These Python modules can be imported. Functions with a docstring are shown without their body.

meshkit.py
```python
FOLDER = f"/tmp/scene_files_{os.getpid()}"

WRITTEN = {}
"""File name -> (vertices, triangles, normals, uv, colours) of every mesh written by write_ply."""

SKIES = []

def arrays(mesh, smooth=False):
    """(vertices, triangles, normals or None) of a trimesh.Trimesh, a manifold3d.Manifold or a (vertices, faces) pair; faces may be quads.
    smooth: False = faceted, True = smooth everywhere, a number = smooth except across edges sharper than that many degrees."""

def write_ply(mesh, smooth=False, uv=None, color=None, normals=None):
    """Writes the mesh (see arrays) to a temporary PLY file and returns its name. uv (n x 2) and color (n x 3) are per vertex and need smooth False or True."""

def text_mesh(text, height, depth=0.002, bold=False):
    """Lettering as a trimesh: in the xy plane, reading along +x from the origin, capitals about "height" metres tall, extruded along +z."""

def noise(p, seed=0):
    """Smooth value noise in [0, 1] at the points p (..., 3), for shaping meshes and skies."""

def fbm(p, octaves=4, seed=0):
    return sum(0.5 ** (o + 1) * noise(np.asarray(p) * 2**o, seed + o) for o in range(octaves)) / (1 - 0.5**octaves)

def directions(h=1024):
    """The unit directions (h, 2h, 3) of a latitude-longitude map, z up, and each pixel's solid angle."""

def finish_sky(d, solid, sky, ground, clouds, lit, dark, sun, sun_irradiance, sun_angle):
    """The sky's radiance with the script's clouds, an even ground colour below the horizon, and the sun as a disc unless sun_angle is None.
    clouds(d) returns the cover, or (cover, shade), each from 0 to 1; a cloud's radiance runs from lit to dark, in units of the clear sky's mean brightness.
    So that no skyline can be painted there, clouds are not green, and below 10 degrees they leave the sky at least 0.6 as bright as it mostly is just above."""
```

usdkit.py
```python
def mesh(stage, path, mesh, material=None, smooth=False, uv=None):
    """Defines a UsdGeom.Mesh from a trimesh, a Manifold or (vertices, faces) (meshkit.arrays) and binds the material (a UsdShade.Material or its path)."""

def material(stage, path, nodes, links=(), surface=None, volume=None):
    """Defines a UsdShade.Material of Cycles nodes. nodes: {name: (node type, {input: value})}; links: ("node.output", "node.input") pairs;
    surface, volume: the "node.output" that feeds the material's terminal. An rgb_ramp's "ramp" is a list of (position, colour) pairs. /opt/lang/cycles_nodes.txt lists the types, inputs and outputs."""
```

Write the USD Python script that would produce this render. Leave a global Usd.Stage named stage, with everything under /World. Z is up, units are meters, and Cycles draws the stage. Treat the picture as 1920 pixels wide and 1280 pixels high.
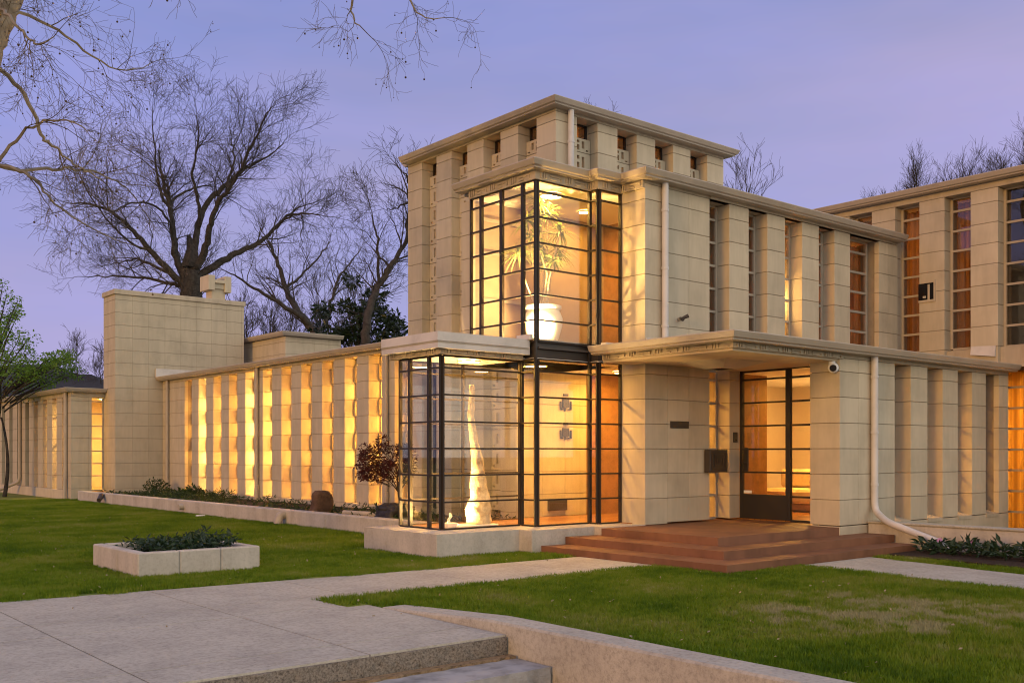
import math, random
import numpy as np, trimesh, usdkit, meshkit
import shapely
from shapely.geometry import Polygon, box as sbox
from shapely.ops import unary_union
from pxr import Usd, UsdGeom, UsdLux, UsdShade, Gf, Vt, Sdf

stage = Usd.Stage.CreateInMemory()
UsdGeom.SetStageUpAxis(stage, 'Z')
UsdGeom.Xform.Define(stage, '/World')

# ------------------------------------------------------------------ camera, sky, sun, exposure
YAW = math.radians(50.252)
FW = np.array([math.cos(YAW), math.sin(YAW)]); RT = np.array([math.sin(YAW), -math.cos(YAW)])
cam = UsdGeom.Camera.Define(stage, '/World/camera')
cam.AddTransformOp().Set(Gf.Matrix4d(RT[0], RT[1], 0, 0, 0, 0, 1, 0, -FW[0], -FW[1], 0, 0, 0, 0, 1.43, 1))
cam.CreateHorizontalApertureAttr(36.0); cam.CreateFocalLengthAttr(1904.6 / 1920 * 36)
cam.CreateVerticalApertureOffsetAttr(209.14 / 1920 * 36)
cam.CreateClippingRangeAttr(Gf.Vec2f(0.05, 2000))
cam.CreateExposureAttr(0.75)

SUN_EL = math.radians(2.0); SUN = np.array([-0.975, -0.22]); SUN /= np.linalg.norm(SUN)
SUN_ROT = math.atan2(SUN[0], SUN[1])
SKY_STRENGTH = 0.1
VEIL = 1.0
usdkit.material(stage, '/World/Looks/sky', {
    "t": ("texture_coordinate", {}),
    "s": ("sky_texture", {"sky_type": "single_scattering", "sun_disc": False, "sun_elevation": SUN_EL, "sun_rotation": SUN_ROT}),
    "x": ("separate_xyz", {}),
    "ele": ("map_range", {"from_min": -0.02, "from_max": 0.5, "to_min": 0.0, "to_max": 1.0, "clamp": True}),
    "r": ("rgb_ramp", {"ramp": [(0.0, (2.8, 2.65, 4.9)), (0.3, (2.35, 2.4, 5.0)), (0.7, (1.95, 2.2, 4.9)), (1.0, (1.7, 2.0, 4.5))]}),
    "mp": ("mapping", {"scale": (1.2, 1.2, 5.0)}),
    "n": ("noise_texture", {"scale": 1.6, "detail": 4.0, "roughness": 0.5}),
    "nr": ("map_range", {"from_min": 0.3, "from_max": 0.75, "to_min": 0.68, "to_max": 0.98, "clamp": True}),
    "m": ("mix", {"mix_type": "mix"}),
    "dt": ("vector_math", {"math_type": "dot_product", "vector2": (0.25, -0.97, 0.0)}),
    "pr": ("map_range", {"from_min": -0.66, "from_max": -0.05, "to_min": 0.0, "to_max": 0.85, "clamp": True}),
    "pk": ("mix", {"mix_type": "mix", "color2": (3.2, 2.68, 4.6)}),
    "n2": ("noise_texture", {"scale": 1.1, "detail": 5.0, "roughness": 0.55}), "n2r": ("map_range", {"from_min": 0.35, "from_max": 0.7, "to_min": -0.3, "to_max": 0.6}), "pa": ("math", {"math_type": "add", "use_clamp": True}),
    "dr": ("map_range", {"range_type": "smoothstep", "from_min": -0.2, "from_max": 0.95, "to_min": 0.0, "to_max": 1.0, "clamp": True}),
    "pm": ("mix", {"mix_type": "mix", "color2": (9.3, 9.2, 8.7)}),
    "b": ("background_shader", {"strength": SKY_STRENGTH})},
    [("t.generated", "x.vector"), ("x.z", "ele.value"), ("ele.result", "r.fac"), ("t.generated", "mp.vector"), ("mp.vector", "n.vector"), ("n.fac", "nr.value"),
     ("nr.result", "m.fac"), ("s.color", "m.color1"), ("t.generated", "dt.vector1"), ("dt.value", "dr.value"), ("dr.result", "pm.fac"), ("dt.value", "pr.value"), ("mp.vector", "n2.vector"), ("n2.fac", "n2r.value"), ("pr.result", "pa.value1"), ("n2r.result", "pa.value2"), ("pa.value", "pk.fac"), ("r.color", "pk.color1"), ("pk.color", "pm.color1"), ("pm.color", "m.color2"), ("m.color", "b.color")], surface="b.background")
dome = UsdLux.DomeLight.Define(stage, '/World/sky')
UsdShade.MaterialBindingAPI.Apply(dome.GetPrim()).Bind(UsdShade.Material.Get(stage, '/World/Looks/sky'))
dome.GetPrim().SetCustomDataByKey('kind', 'structure')
sun = UsdLux.DistantLight.Define(stage, '/World/sun')
sun.CreateIntensityAttr(0.2); sun.CreateAngleAttr(14.0); sun.CreateNormalizeAttr(True); sun.CreateColorAttr(Gf.Vec3f(1.0, 0.50, 0.06))
d = np.array([SUN[0] * math.cos(math.radians(9)), SUN[1] * math.cos(math.radians(9)), math.sin(math.radians(9))])   # towards the light
zax = d / np.linalg.norm(d); xax = np.cross([0, 0, 1], zax); xax /= np.linalg.norm(xax); yax = np.cross(zax, xax)
sun.AddTransformOp().Set(Gf.Matrix4d(*xax, 0, *yax, 0, *zax, 0, 0, 0, 0, 1))

# ------------------------------------------------------------------ materials
MATS = {}
def mat(name, nodes, links=(), surface="p.BSDF"):
    MATS[name] = usdkit.material(stage, '/World/Looks/' + name, nodes, links, surface=surface); return MATS[name]

def rough_mat(name, col, var=0.12, scale=6.0, rough=0.85, bump=0.15, fine=60.0, island=False, col2=None, spec=0.3, bdist=0.01, stain=0.0, speck=0.0):
    """one paint or stone: a base colour, slow tone changes, grain, fine relief; island: each separate piece its own tone."""
    c = np.array(col); c2 = np.array(col2) if col2 is not None else c * (1 - var * 2.2)
    nodes = {"g": ("geometry", {}), "n": ("noise_texture", {"scale": scale, "detail": 5.0, "roughness": 0.6}),
             "r": ("rgb_ramp", {"ramp": [(0.25, tuple(c2)), (0.55, tuple(c)), (0.85, tuple(np.minimum(c * (1 + var * 0.6), 0.95)))]}),
             "f": ("noise_texture", {"scale": fine, "detail": 3.0, "roughness": 0.7}),
             "bp": ("bump", {"strength": bump, "distance": bdist}),
             "p": ("principled_bsdf", {"roughness": rough, "specular_ior_level": spec})}
    links = [("g.position", "n.vector"), ("n.fac", "r.fac"), ("g.position", "f.vector"), ("f.fac", "bp.height"), ("bp.normal", "p.normal")]
    last = "r.color"
    if stain:
        nodes["sm"] = ("mapping", {"scale": (2.2, 2.2, 0.35)}); nodes["sn"] = ("noise_texture", {"scale": 2.0, "detail": 6.0, "roughness": 0.65})
        nodes["sr"] = ("rgb_ramp", {"ramp": [(0.35, (1 - stain,) * 3), (0.6, (1, 1, 1))]})
        nodes["sx"] = ("mix", {"mix_type": "multiply", "fac": 1.0})
        links += [("g.position", "sm.vector"), ("sm.vector", "sn.vector"), ("sn.fac", "sr.fac"), (last, "sx.color1"), ("sr.color", "sx.color2")]; last = "sx.color"
    if speck:
        nodes["kn"] = ("noise_texture", {"scale": 28.0, "detail": 6.0, "roughness": 0.75}); nodes["kr"] = ("rgb_ramp", {"ramp": [(0.36, (1 - speck,) * 3), (0.5, (1, 1, 1)), (0.66, (1 + speck * .5,) * 3)]})
        nodes["kx"] = ("mix", {"mix_type": "multiply", "fac": 1.0})
        links += [("g.position", "kn.vector"), ("kn.fac", "kr.fac"), (last, "kx.color1"), ("kr.color", "kx.color2")]; last = "kx.color"
    if island:
        src = "o.random" if island == "object" else "g.random_per_island"
        if island == "object": nodes["o"] = ("object_info", {})
        nodes["ir"] = ("map_range", {"from_min": 0.0, "from_max": 1.0, "to_min": 0.9, "to_max": 1.06})
        nodes["ic"] = ("combine_color", {}); nodes["im"] = ("mix", {"mix_type": "multiply", "fac": 1.0})
        links += [(src, "ir.value"), ("ir.result", "ic.r"), ("ir.result", "ic.g"), ("ir.result", "ic.b"), (last, "im.color1"), ("ic.color", "im.color2")]; last = "im.color"
    links.append((last, "p.base_color"))
    return mat(name, nodes, links)

def plain(name, col, rough=0.5, metallic=0.0, spec=0.5):
    return mat(name, {"p": ("principled_bsdf", {"base_color": col, "roughness": rough, "metallic": metallic, "specular_ior_level": spec})})

BEIGE = (0.565, 0.482, 0.342)
rough_mat('block_paint', BEIGE, 0.07, 1.7, 0.88, 0.25, 140.0, island="object", stain=0.12)
rough_mat('block_paint_joined', BEIGE, 0.07, 1.7, 0.88, 0.25, 140.0, island=True, stain=0.12)
rough_mat('mortar', (0.30, 0.245, 0.175), 0.1, 5.0, 0.95)
rough_mat('frieze_paint', (0.50, 0.42, 0.30), 0.1, 3.0, 0.85, 0.25, 60.0, stain=0.16)
rough_mat('gutter_metal', (0.42, 0.355, 0.275), 0.08, 2.0, 0.42, 0.05, 30.0, spec=0.5)
rough_mat('flashing_metal', (0.60, 0.55, 0.49), 0.1, 3.0, 0.5, 0.05, 30.0)
rough_mat('pipe_paint', (0.60, 0.57, 0.54), 0.08, 3.0, 0.4, 0.04, 30.0, stain=0.1)
rough_mat('taupe_pipe', (0.42, 0.35, 0.26), 0.08, 3.0, 0.45, 0.04, 30.0)
plain('black_steel', (0.022, 0.017, 0.014), 0.45)
plain('dark_bronze', (0.045, 0.035, 0.028), 0.42)
plain('bar_bronze', (0.030, 0.021, 0.014), 0.5, spec=0.3)
rough_mat('frame_paint', (0.42, 0.36, 0.27), 0.08, 4.0, 0.6, 0.05)
rough_mat('roof_membrane', (0.32, 0.29, 0.26), 0.15, 1.0, 0.9, 0.3, 40)
rough_mat('soffit_paint', (0.55, 0.45, 0.31), 0.07, 1.5, 0.85, 0.15, 50, stain=0.08)
rough_mat('red_concrete', (0.21, 0.092, 0.046), 0.16, 2.2, 0.62, 0.2, 90.0, stain=0.14)
rough_mat('pale_concrete', (0.435, 0.395, 0.315), 0.12, 1.3, 0.9, 0.5, 70.0, col2=(0.34, 0.305, 0.245), stain=0.08, speck=0.26)
rough_mat('plinth_concrete', (0.50, 0.45, 0.38), 0.13, 1.6, 0.88, 0.3, 60.0, col2=(0.40, 0.35, 0.28), stain=0.16, speck=0.12)
rough_mat('aggregate', (0.26, 0.22, 0.175), 0.5, 60.0, 0.95, 0.9, 90.0, col2=(0.04, 0.033, 0.027), bdist=0.02)
rough_mat('slate_tread', (0.34, 0.33, 0.31), 0.25, 5.0, 0.8, 0.3, 80.0)
rough_mat('sand', (0.36, 0.25, 0.14), 0.3, 30.0, 0.95, 0.9, 200.0, bdist=0.02)
rough_mat('soil', (0.06, 0.035, 0.022), 0.4, 30.0, 0.97, 1.0, 60.0, bdist=0.04)
rough_mat('twig_bark', (0.11, 0.088, 0.062), 0.2, 4.0, 0.9)
rough_mat('dark_bark', (0.055, 0.045, 0.037), 0.35, 9.0, 0.95, 0.6, 40.0)
rough_mat('pale_bark', (0.22, 0.185, 0.14), 0.3, 4.0, 0.9, 0.4, 25.0, col2=(0.10, 0.08, 0.055))
rough_mat('brown_rock', (0.12, 0.068, 0.038), 0.3, 5.0, 0.95, 0.8, 25.0, bdist=0.03)
rough_mat('black_rock', (0.03, 0.027, 0.026), 0.3, 7.0, 0.5, 0.6, 18.0, bdist=0.03)
rough_mat('shingle', (0.035, 0.037, 0.045), 0.25, 14.0, 0.95, 0.5, 40.0)
rough_mat('brick_far', (0.20, 0.12, 0.08), 0.2, 10.0, 0.95)
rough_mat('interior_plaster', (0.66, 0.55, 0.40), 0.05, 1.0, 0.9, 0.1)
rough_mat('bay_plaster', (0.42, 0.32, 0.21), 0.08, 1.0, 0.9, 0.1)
rough_mat('interior_wood', (0.34, 0.165, 0.055), 0.2, 4.0, 0.6, 0.1)
rough_mat('ceiling_plaster', (0.78, 0.72, 0.60), 0.04, 1.0, 0.9, 0.08)
rough_mat('drift_wood', (0.66, 0.52, 0.34), 0.3, 6.0, 0.8, 0.7, 22.0, col2=(0.3, 0.18, 0.09), bdist=0.03)
rough_mat('white_glaze', (0.80, 0.76, 0.68), 0.04, 2.0, 0.3, 0.03)
rough_mat('cushion_fabric', (0.30, 0.19, 0.10), 0.1, 20.0, 0.95, 0.3, 200.0)
rough_mat('sofa_fabric', (0.62, 0.47, 0.28), 0.08, 12.0, 0.95, 0.3, 200.0)
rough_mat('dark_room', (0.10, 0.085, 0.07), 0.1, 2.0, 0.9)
plain('white_plastic', (0.75, 0.75, 0.74), 0.35)
plain('dark_lens', (0.01, 0.01, 0.012), 0.08)
plain('vent_metal', (0.05, 0.035, 0.022), 0.5)
# wood floor with boards
mat('floor_boards', {"g": ("geometry", {}), "b": ("brick_texture", {"scale": 1.0, "brick_width": 1.6, "row_height": 0.12, "mortar_size": 0.004, "color1": (0.40, 0.19, 0.06), "color2": (0.30, 0.13, 0.04), "mortar": (0.10, 0.04, 0.015)}),
    "p": ("principled_bsdf", {"roughness": 0.22})}, [("g.position", "b.vector"), ("b.color", "p.base_color")])
# glass panes: clear, with the reflection rising towards grazing view
def pane_mat(name, tint=(0.97, 0.97, 0.95), boost=0.04):
    mat(name, {"w": ("layer_weight", {"blend": 0.5}), "e": ("math", {"math_type": "power", "value2": 4.0}), "k": ("math", {"math_type": "multiply_add", "value2": 0.4, "value3": boost}),
        "t": ("transparent_bsdf", {"color": tint}), "gl": ("glossy_bsdf", {"color": (1, 1, 1), "roughness": 0.01}), "m": ("mix_closure", {})},
        [("w.facing", "e.value1"), ("e.value", "k.value1"), ("k.value", "m.fac"), ("t.BSDF", "m.closure1"), ("gl.BSDF", "m.closure2")], surface="m.closure")
pane_mat('glass_pane')
pane_mat('insect_screen', (0.72, 0.68, 0.62), 0.01)
pane_mat('dim_glass', (0.9, 0.87, 0.83), 0.05)
# fabric curtains let the lamp light through
def fabric(name, col, trans):
    mat(name, {"g": ("geometry", {}), "mp": ("mapping", {"scale": (9, 9, 0.02)}), "n": ("noise_texture", {"scale": 2.0, "detail": 3.0}), "r": ("rgb_ramp", {"ramp": [(0.3, tuple(np.array(col) * 0.55)), (0.7, col)]}),
        "d": ("diffuse_bsdf", {}), "t": ("translucent_bsdf", {}), "m": ("mix_closure", {"fac": trans})},
        [("g.position", "mp.vector"), ("mp.vector", "n.vector"), ("n.fac", "r.fac"), ("r.color", "d.color"), ("r.color", "t.color"), ("d.BSDF", "m.closure1"), ("t.BSDF", "m.closure2")], surface="m.closure")
fabric('amber_curtain', (0.75, 0.42, 0.12), 0.6)
fabric('brown_curtain', (0.42, 0.22, 0.09), 0.5)
def leafmat(name, c1, c2, trans=0.3, rough=0.5):
    mat(name, {"g": ("geometry", {}), "r": ("rgb_ramp", {"ramp": [(0.0, c1), (1.0, c2)]}), "p": ("principled_bsdf", {"roughness": rough, "specular_ior_level": 0.35}), "t": ("translucent_bsdf", {}), "m": ("mix_closure", {"fac": trans})},
        [("g.random_per_island", "r.fac"), ("r.color", "p.base_color"), ("r.color", "t.color"), ("p.BSDF", "m.closure1"), ("t.BSDF", "m.closure2")], surface="m.closure")
leafmat('evergreen_leaf', (0.018, 0.030, 0.010), (0.050, 0.065, 0.022), 0.15, 0.35)
leafmat('spring_leaf', (0.14, 0.25, 0.03), (0.30, 0.44, 0.08), 0.4)
leafmat('maple_leaf', (0.06, 0.014, 0.010), (0.16, 0.035, 0.018), 0.35)
leafmat('bed_leaf', (0.02, 0.042, 0.016), (0.06, 0.10, 0.035), 0.15, 0.45)
leafmat('cover_leaf', (0.03, 0.055, 0.012), (0.11, 0.15, 0.03), 0.3)
leafmat('spiky_leaf', (0.30, 0.33, 0.10), (0.55, 0.55, 0.22), 0.3)
leafmat('dry_leaf', (0.30, 0.24, 0.13), (0.62, 0.55, 0.40), 0.1)
leafmat('petal', (0.55, 0.22, 0.36), (0.75, 0.38, 0.5), 0.3)
leafmat('seed_brown', (0.05, 0.03, 0.02), (0.09, 0.05, 0.03), 0.0)
def emit(name, col, strength):
    mat(name, {"e": ("emission", {"color": col, "strength": strength})}, surface="e.emission")
WARM = (1.0, 0.50, 0.085)
emit('lamp_hall', WARM, 340.0)
emit('lamp_bay', (1.0, 0.54, 0.12), 190.0)
emit('lamp_wing', (1.0, 0.60, 0.17), 900.0)
emit('lamp_dim', (1.0, 0.46, 0.09), 330.0)
emit('lamp_entry', (1.0, 0.48, 0.075), 560.0)
emit('lamp_sconce', (1.0, 0.66, 0.25), 22.0)
emit('up_lamp', (1.0, 0.62, 0.22), 3600.0)
emit('lamp_room', (1.0, 0.46, 0.09), 480.0)
emit('tube_bright', (1.0, 0.62, 0.19), 300.0)
emit('tube_mid', (1.0, 0.56, 0.12), 170.0)
emit('tube_soft', (1.0, 0.50, 0.075), 95.0)
emit('lamp_right', (1.0, 0.46, 0.09), 90.0)

def grass_mat(name, bladed):
    """lawn green with drier, straw coloured patches where the turf is worn"""
    nodes = {"g": ("geometry", {}), "n1": ("noise_texture", {"scale": 0.9, "detail": 5.0, "roughness": 0.6}), "n2": ("noise_texture", {"scale": 0.28, "detail": 3.0}),
        "v": ("vector_math", {"math_type": "distance", "vector2": (8.25, 4.75, 0.0)}),
        "mp": ("mapping", {"location": (0, 0, 0), "scale": (1, 1, 0)}),
        "dr": ("map_range", {"from_min": 0.3, "from_max": 1.9, "to_min": 0.42, "to_max": 0.0, "clamp": True}),
        "n3": ("noise_texture", {"scale": 11.0, "detail": 4.0, "roughness": 0.7}), "s3": ("map_range", {"from_min": 0.3, "from_max": 0.7, "to_min": -0.14, "to_max": 0.14}), "dm": ("math", {"math_type": "multiply"}), "d2": ("map_range", {"from_min": 0.42, "from_max": 0.58, "to_min": 0.15, "to_max": 1.3, "clamp": True}), "a2": ("math", {"math_type": "add"}), "n4": ("noise_texture", {"scale": 2.6, "detail": 5.0, "roughness": 0.65}),
        "a": ("math", {"math_type": "add"}), "r": ("rgb_ramp", {"ramp": [(0.30, (0.13, 0.27, 0.008)), (0.50, (0.34, 0.50, 0.02)), (0.66, (0.50, 0.56, 0.08)), (0.80, (0.80, 0.72, 0.38))]}),
        "p": ("principled_bsdf", {"roughness": 0.6, "specular_ior_level": 0.2})}
    links = [("g.position", "n1.vector"), ("g.position", "mp.vector"), ("mp.vector", "v.vector1"), ("v.value", "dr.value"), ("n1.fac", "a.value1"), ("g.position", "n4.vector"), ("n4.fac", "d2.value"), ("dr.result", "dm.value1"), ("d2.result", "dm.value2"), ("dm.value", "a.value2"), ("g.position", "n3.vector"), ("n3.fac", "s3.value"), ("a.value", "a2.value1"), ("s3.result", "a2.value2"), ("a2.value", "r.fac")]
    if bladed:
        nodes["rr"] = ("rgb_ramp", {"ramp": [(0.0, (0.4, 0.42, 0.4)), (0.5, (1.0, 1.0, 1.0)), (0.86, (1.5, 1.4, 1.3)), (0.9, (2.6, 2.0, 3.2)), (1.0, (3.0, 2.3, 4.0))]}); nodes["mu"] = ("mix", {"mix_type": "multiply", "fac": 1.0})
        nodes["t"] = ("translucent_bsdf", {}); nodes["mc"] = ("mix_closure", {"fac": 0.3})
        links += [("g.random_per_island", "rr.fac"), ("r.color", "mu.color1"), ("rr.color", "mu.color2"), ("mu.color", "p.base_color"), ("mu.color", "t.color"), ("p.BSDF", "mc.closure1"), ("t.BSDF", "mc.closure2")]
        return mat(name, nodes, links, surface="mc.closure")
    nodes["mu"] = ("mix", {"mix_type": "multiply", "fac": 1.0, "color2": (0.42, 0.36, 0.3)})
    links += [("r.color", "mu.color1"), ("mu.color", "p.base_color")]
    return mat(name, nodes, links)
grass_mat('lawn_ground', False); grass_mat('grass_blade', True)

# ------------------------------------------------------------------ mesh helpers
class MB:
    """collects pieces into one mesh"""
    def __init__(s): s.v, s.f, s.n = [], [], 0
    def add(s, v, f):
        v = np.asarray(v, float); f = np.asarray(f, int)
        if f.shape[1] == 4: f = np.vstack([f[:, [0, 1, 2]], f[:, [0, 2, 3]]])
        s.v.append(v); s.f.append(f + s.n); s.n += len(v); return s
    def tm(s, m): return s.add(m.vertices, m.faces)
    def box(s, x0, x1, y0, y1, z0, z1): return s.add(*boxvf(x0, x1, y0, y1, z0, z1))
    def cbox(s, x0, x1, y0, y1, z0, z1, c=0.004): return s.add(*cboxvf(x0, x1, y0, y1, z0, z1, c))
    def tube(s, p, r, n=8, cap=True): return s.add(*tubevf(p, r, n, cap))
    def done(s): return (np.vstack(s.v), np.vstack(s.f))
    def empty(s): return s.n == 0

BF = np.array([[0, 2, 3, 1], [4, 5, 7, 6], [0, 1, 5, 4], [2, 6, 7, 3], [0, 4, 6, 2], [1, 3, 7, 5]])
def boxvf(x0, x1, y0, y1, z0, z1):
    v = np.array([[x, y, z] for z in (z0, z1) for y in (y0, y1) for x in (x0, x1)], float)
    return v, BF
_cb = None
def cboxvf(x0, x1, y0, y1, z0, z1, c=0.004):
    """a box with chamfered edges: 24 vertices, 44 triangles"""
    global _cb
    s = np.array([x1 - x0, y1 - y0, z1 - z0]) / 2; m = np.array([x1 + x0, y1 + y0, z1 + z0]) / 2
    if _cb is None:
        pts = []
        for sg in np.ndindex(2, 2, 2):
            sg = np.array(sg) * 2 - 1
            for ax in range(3):
                pts.append((sg, ax))
        v = np.array([[sg[k] * (1.0 if k == ax else 0.8) for k in range(3)] for sg, ax in pts])
        h = trimesh.convex.convex_hull(v)
        idx = [int(np.argmin(((v - q) ** 2).sum(1))) for q in h.vertices]
        f = np.array(idx)[h.faces]
        _cb = (np.array([p[0] for p in pts]), np.array([p[1] for p in pts]), f)
    sg, ax, f = _cb
    v = sg * (s - c)[None, :]
    v[np.arange(24), ax] = sg[np.arange(24), ax] * s[ax]
    return v + m, f

def tubevf(p, r, n=8, cap=True):
    p = np.asarray(p, float); r = np.broadcast_to(np.asarray(r, float), (len(p),))
    t = np.gradient(p, axis=0); t /= np.maximum(np.linalg.norm(t, axis=1, keepdims=True), 1e-9)
    up = np.array([0, 0, 1.0]) if abs(t[0][2]) < 0.9 else np.array([1.0, 0, 0])
    u = np.cross(t[0], up); u /= np.linalg.norm(u); V = []
    for i in range(len(p)):
        u = u - t[i] * (u @ t[i]); u /= max(np.linalg.norm(u), 1e-9); w = np.cross(t[i], u)
        a = np.arange(n) * 2 * math.pi / n
        V.append(p[i] + r[i] * (np.cos(a)[:, None] * u + np.sin(a)[:, None] * w))
    F = []
    for i in range(len(p) - 1):
        for k in range(n):
            a, b = i * n + k, i * n + (k + 1) % n
            F.append((a, b, b + n, a + n))
    V = np.vstack(V); F = [*F]
    tri = [q for a, b, c, d in F for q in ((a, b, c), (a, c, d))]
    if cap:
        V = np.vstack([V, p[0], p[-1]]); m = len(V)
        for k in range(n):
            tri.append((m - 2, (k + 1) % n, k)); e = (len(p) - 1) * n
            tri.append((m - 1, e + k, e + (k + 1) % n))
    return V, np.array(tri)

def lathevf(prof, n=28, c=(0, 0, 0)):
    prof = np.asarray(prof, float); a = np.arange(n) * 2 * math.pi / n
    V = np.vstack([np.stack([r * np.cos(a), r * np.sin(a), np.full(n, z)], 1) for r, z in prof]) + np.array(c)
    F = [(i * n + k, i * n + (k + 1) % n, (i + 1) * n + (k + 1) % n, (i + 1) * n + k) for i in range(len(prof) - 1) for k in range(n)]
    return V, np.array(F)

def sweepvf(path, prof, closed=False):
    """profile [(out, z)] along a plan polyline [(x, y)] with mitred corners; out is to the right of the walking direction"""
    P = np.asarray(path, float); N = len(P); D = []
    for i in range(N if closed else N - 1):
        d = P[(i + 1) % N] - P[i]; D.append(d / np.linalg.norm(d))
    rows = []
    for i in range(N):
        if closed: a, b = D[i - 1], D[i]
        else: a, b = D[max(i - 1, 0)], D[min(i, N - 2)]
        na, nb = np.array([a[1], -a[0]]), np.array([b[1], -b[0]])
        m = na + nb; m /= np.linalg.norm(m); m /= max(m @ na, 0.2)
        rows.append([(P[i][0] + m[0] * o, P[i][1] + m[1] * o, z) for o, z in prof])
    K = len(prof); V = np.array(rows).reshape(-1, 3); F = []
    for i in range(N if closed else N - 1):
        j = (i + 1) % N
        for k in range(K):
            l = (k + 1) % K
            F.append((i * K + k, j * K + k, j * K + l, i * K + l))
    tri = [q for a, b, c, d in F for q in ((a, c, b), (a, d, c))]
    if not closed:
        for e, flip in ((0, False), ((N - 1) * K, True)):
            for k in range(1, K - 1):
                tri.append((e, e + k, e + k + 1) if not flip else (e, e + k + 1, e + k))
    return V, np.array(tri)

def extrude(poly, z0, z1):
    out = MB()
    for g in getattr(poly, 'geoms', [poly]):
        if g.is_empty or g.geom_type != 'Polygon': continue
        m = trimesh.creation.extrude_polygon(g, z1 - z0, engine='earcut'); m.apply_translation([0, 0, z0]); out.tm(m)
    return out.done()

# ------------------------------------------------------------------ scene helpers
COUNT, LOC = {}, {}
def place(parent, name):
    k = (parent, name); n = COUNT.get(k, 0); COUNT[k] = n + 1
    return f"{parent}/{name}" + (f"_{n:03d}" if n else "")
def data(path, **kw):
    pr = stage.GetPrimAtPath(path)
    for k, v in kw.items():
        if v: pr.SetCustomDataByKey(k, v)
def thing(name, label, cat, loc=(0, 0, 0), group=None):
    p = place('/World', name); x = UsdGeom.Xform.Define(stage, p); x.AddTranslateOp().Set(Gf.Vec3d(*map(float, loc)))
    LOC[p] = np.array(loc, float); data(p, label=label, category=cat, group=group); return p
def part(parent, name, mesh, m, label=None, kind=None, smooth=False, local=False):
    """a part (or a part's part): world coordinates in, stored relative to its thing"""
    if isinstance(mesh, MB): mesh = mesh.done()
    p = place(parent, name); root = '/'.join(p.split('/')[:3]); off = LOC.get(root, np.zeros(3))
    v, f = np.asarray(mesh[0], float), mesh[1]
    usdkit.mesh(stage, p, (v if local else v - off, f), MATS[m], smooth=smooth)
    data(p, label=label, kind=kind); return p
def solo(name, mesh, m, label=None, cat=None, group=None, kind=None, smooth=False):
    if isinstance(mesh, MB): mesh = mesh.done()
    p = place('/World', name); usdkit.mesh(stage, p, mesh, MATS[m], smooth=smooth); data(p, label=label, category=cat, group=group, kind=kind); return p
def copy(src, name, loc, rotz=0.0, label=None, cat=None, group=None, scale=1.0):
    p = place('/World', name); x = UsdGeom.Xform.Define(stage, p); pr = x.GetPrim()
    pr.GetReferences().AddInternalReference(src); pr.SetInstanceable(True)
    x.ClearXformOpOrder(); x.AddTranslateOp(opSuffix='at').Set(Gf.Vec3d(*map(float, loc)))
    if rotz: x.AddRotateZOp().Set(math.degrees(rotz))
    if scale != 1.0: x.AddScaleOp().Set(Gf.Vec3f(scale, scale, scale))
    data(p, label=label, category=cat, group=group); return p

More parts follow.
